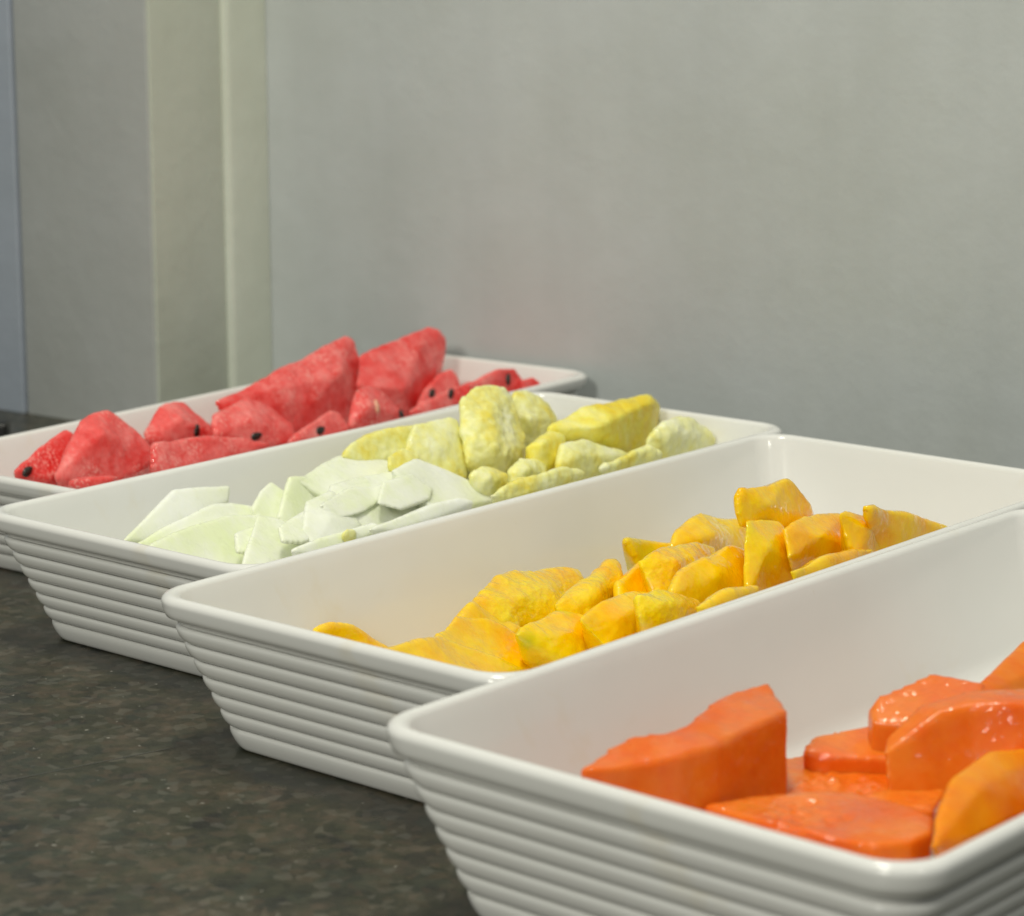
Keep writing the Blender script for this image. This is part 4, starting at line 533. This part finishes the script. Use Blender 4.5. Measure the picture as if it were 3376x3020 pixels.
 (3,'papaya_slice','hull',[[138.3,76.8,41.4],[128.8,99.9,44.4],[125.4,115.4,43.8],[122.1,134.1,42.5],[121.4,153.6,38.4],[122.0,164.6,35.0],[134.4,142.9,27.4],[139.8,104.4,32.4],[143.3,81.3,35.5],[144.5,65.6,38.7],[134.8,105.1,42.0],[129.9,95.1,35.7],[121.7,115.0,38.3],[118.8,128.3,37.8],[115.9,144.3,36.7],[115.3,161.1,33.2],[115.8,170.6,30.2],[126.6,151.9,23.7],[131.2,118.8,28.0],[134.2,99.0,30.6],[135.2,85.5,33.4],[127.6,105.3,6.0],[121.7,119.6,6.0],[119.7,129.1,6.0],[117.6,140.7,6.0],[117.1,152.8,6.0],[117.5,159.6,6.0],[125.2,146.2,6.0],[128.6,122.4,6.0],[130.7,108.1,6.0],[131.5,98.3,6.0]],[0,0,-12],0.4,[],'pale orange papaya wedge tilted up against the near rim','pale',1.0),
 (3,'papaya_slice','ext',[[88.2,130.4,36.0],[96.6,147.4,46.0],[102.3,153.8,48.0],[126.6,168.6,50.0],[118.0,184.1,50.0],[96.8,163.0,49.0],[88.5,151.0,46.0],[83.7,138.6,38.0]],[6,-5,-25],0.4,[],'long bright orange papaya slab with a smooth rounded side',None,1.0),
 (3,'papaya_slice','ext',[[62.8,126.0,32.0],[60.1,136.3,34.0],[68.6,155.5,35.0],[78.1,162.6,34.0],[87.8,143.1,31.0],[69.1,129.2,31.0]],[0,0,-9],0.4,[],'thin papaya slice behind the bright orange slab',None,1.0),
 (3,'papaya_slice','ext',[[71.6,146.4,42.0],[72.6,150.7,46.0],[80.0,169.1,50.0],[96.7,172.4,50.0],[102.4,161.1,46.0],[88.1,145.7,41.0],[77.2,140.8,41.0]],[0,0,-11],0.4,[],'papaya chunk with a dark edge below the dish wall',None,1.0),
 (3,'papaya_slice','hull',[[100.8,156.4,47.7],[95.2,172.7,48.7],[86.8,205.3,48.9],[82.6,220.8,49.4],[80.7,239.0,47.3],[85.9,246.7,40.6],[102.4,217.2,32.0],[101.7,188.1,39.5],[95.9,199.2,46.4],[90.2,180.1,41.6],[85.4,194.1,42.5],[78.2,222.1,42.6],[74.6,235.5,43.1],[72.9,251.1,41.3],[77.4,257.7,35.5],[91.6,232.4,28.1],[91.0,207.3,34.6],[87.7,192.7,8.1],[84.2,202.8,8.1],[79.0,223.0,8.1],[76.4,232.6,8.1],[75.2,243.9,8.1],[78.5,248.6,8.1],[88.7,230.4,8.1],[88.2,212.3,8.1]],[0,0,-12],0.6,[],'topmost papaya chunk rising above the bright orange slab','outer',1.0),
 (3,'papaya_slice','hull',[[147.7,121.4,53.8],[144.7,141.1,52.7],[143.7,170.3,47.0],[149.7,168.7,39.5],[155.7,139.2,39.3],[158.7,102.3,45.4],[140.1,139.3,47.2],[137.5,156.2,46.3],[136.6,181.3,41.3],[141.8,179.9,34.9],[147.0,154.6,34.7],[149.5,122.8,39.9],[140.0,145.1,14.7],[138.1,157.3,14.7],[137.5,175.4,14.7],[141.2,174.4,14.7],[144.9,156.1,14.7],[146.8,133.3,14.7]],[0,0,-12],0.5,[],'papaya chunk beyond the pale tilted wedge',None,1.0),
]
PULP = [[(79.3, 122.7, 26.0), (75.3, 122.5, 26.0), (84.1, 123.7, 26.0), (71.4, 124.3, 26.0), (72.4, 121.1, 26.0), (72.3, 120.7, 26.0), (77.2, 128.2, 26.0), (79.7, 125.1, 26.0), (72.9, 119.6, 26.0)], [(92.5, 76.6, 33.0), (94.9, 73.8, 33.0), (92.7, 81.3, 33.0), (98.6, 75.5, 33.0), (91.6, 79.2, 33.0), (97.9, 72.2, 33.0), (102.7, 81.1, 33.0), (103.2, 78.4, 33.0), (91.5, 81.3, 33.0)]]


def seed_mesh():
    bm = bmesh.new()
    bmesh.ops.create_icosphere(bm, subdivisions=2, radius=1.0)
    for v in bm.verts:
        t = (v.co.x + 1) / 2
        w = 1.0 - 0.45 * t * t
        v.co = Vector((v.co.x * 0.0038, v.co.y * 0.0023 * w, v.co.z * 0.0012))
    me = bpy.data.meshes.new('seed')
    bm.to_mesh(me); bm.free()
    me.polygons.foreach_set('use_smooth', [True] * len(me.polygons))
    return me
SEED_ME, SEED_ME2 = seed_mesh(), seed_mesh()

def remeshed(bm, voxel):
    me = bpy.data.meshes.new('raw')
    bm.to_mesh(me); bm.free()
    o = bpy.data.objects.new('raw', me)
    C.objects.link(o)
    md = o.modifiers.new('r', 'REMESH')
    md.mode = 'VOXEL'; md.voxel_size = voxel; md.use_smooth_shade = True
    dg = bpy.context.evaluated_depsgraph_get()
    out = bpy.data.meshes.new_from_object(o.evaluated_get(dg))
    bpy.data.objects.remove(o); bpy.data.meshes.remove(me)
    return out

def fruit_mesh(mode, pts, down, idx, rough, kind, pulp=()):
    P = [Vector(p) / 1000 for p in pts]
    bm = bmesh.new()
    if mode == 'hull':
        for p in P:
            bm.verts.new(p)
        res = bmesh.ops.convex_hull(bm, input=list(bm.verts))
        junk = [v for v in bm.verts if not v.link_faces]
        bmesh.ops.delete(bm, geom=junk, context='VERTS')
    else:
        dn = Vector(down) / 1000
        top = [bm.verts.new(p) for p in P]
        cx = sum(P, Vector()) / len(P)
        bot = [bm.verts.new(cx + (p - cx) * 0.97 + dn) for p in P]
        bm.faces.new(top); bm.faces.new(bot[::-1])
        n = len(P)
        for i in range(n):
            bm.faces.new((top[i], bot[i], bot[(i + 1) % n], top[(i + 1) % n]))
        bmesh.ops.triangulate(bm, faces=bm.faces)
    bmesh.ops.recalc_face_normals(bm, faces=bm.faces)
    me = remeshed(bm, 0.0006 if kind == 'melon_slice' else 0.0009)
    bm = bmesh.new(); bm.from_mesh(me)
    for _ in range({'papaya_slice': 3, 'pineapple_chunk': 3, 'melon_slice': 10, 'mango_piece': 5}.get(kind, 2)):
        bmesh.ops.smooth_vert(bm, verts=bm.verts, factor=0.5, use_axis_x=True, use_axis_y=True, use_axis_z=True)
    bm.normal_update()
    off = Vector((idx * 1.37, idx * 0.71, idx * 2.13))
    big = {'watermelon_chunk': 0.0011, 'pineapple_chunk': 0.0012, 'melon_slice': 0.0008, 'mango_piece': 0.0018, 'papaya_slice': 0.0009}[kind]
    fine = {'watermelon_chunk': 0.0005, 'pineapple_chunk': 0.00055, 'melon_slice': 0.0002, 'mango_piece': 0.0005, 'papaya_slice': 0.00025}[kind] * rough
    mv = []
    for v in bm.verts:
        c = v.co
        a = noise.noise(c * 55 + off) * big
        b = noise.noise(c * 190 + off) * 0.6 + noise.noise(c * 420 + off) * 0.5
        cell = 0.0
        if kind == 'pineapple_chunk':
            d = noise.voronoi(c * 150 + off, distance_metric='DISTANCE')[0]
            cell = (0.45 - d[0]) * 0.0005 * rough
        if pulp and v.normal.z > 0.5:
            d2 = min((c.x * 1000 - p[0]) ** 2 + (c.y * 1000 - p[1]) ** 2 for p in pulp)
            if d2 < 64:
                w = 1 - d2 / 64
                b += w * (noise.noise(Vector((c.x * 420, c.y * 260, 0)) + off) * 5.0 - 2.2) * 0.00035 / max(fine, 1e-6)
        mv.append((v, v.normal * (0.0006 + a + b * fine + cell)))
    for v, d in mv:
        v.co += d
    bm.normal_update()
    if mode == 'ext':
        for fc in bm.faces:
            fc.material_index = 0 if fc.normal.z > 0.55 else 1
    bm.to_mesh(me); bm.free()
    me.polygons.foreach_set('use_smooth', [True] * len(me.polygons))
    return me

CAT = {'watermelon_chunk': 'watermelon', 'pineapple_chunk': 'pineapple', 'melon_slice': 'melon', 'mango_piece': 'mango', 'papaya_slice': 'papaya'}
GRP = {'watermelon_chunk': 'watermelon chunks in the dish', 'pineapple_chunk': 'pineapple chunks in the dish', 'melon_slice': 'melon slices in the dish',
       'mango_piece': 'mango pieces in the dish', 'papaya_slice': 'papaya slices in the dish'}
from mathutils.bvhtree import BVHTree
for idx, (k, kind, mode, pts, down, rough, seeds, label, mat, fine) in enumerate(PIECES):
    pulp = ()
    if label.startswith('flat') and kind == 'papaya_slice':
        pulp = PULP[0] if 'seed fibres' in label else PULP[1]
    me = fruit_mesh(mode, pts, down, idx, rough, kind, pulp)
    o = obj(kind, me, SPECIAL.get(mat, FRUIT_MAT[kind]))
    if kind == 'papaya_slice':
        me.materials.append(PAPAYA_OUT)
    o.matrix_world = Matrix.Translation((*DISH[k][0], 0)) @ Matrix.Rotation(DISH[k][1], 4, 'Z')
    tag(o, label, CAT[kind], GRP[kind])
    if seeds:
        tree = BVHTree.FromPolygons([v.co for v in me.vertices], [tuple(p.vertices) for p in me.polygons])
        for x, y, z, rot, typ in seeds:
            loc, nrm, _, _ = tree.find_nearest(Vector((x, y, z)) / 1000)
            s = obj('seed', SEED_ME2 if typ == 2 else SEED_ME, SEED_PALE if typ == 2 else SEED, o)
            q = nrm.to_track_quat('Z', 'Y').to_matrix() @ Matrix.Rotation(rot, 3, 'Z')
            mw = q.to_4x4()
            mw.translation = loc - nrm * 0.0001
            s.matrix_local = mw
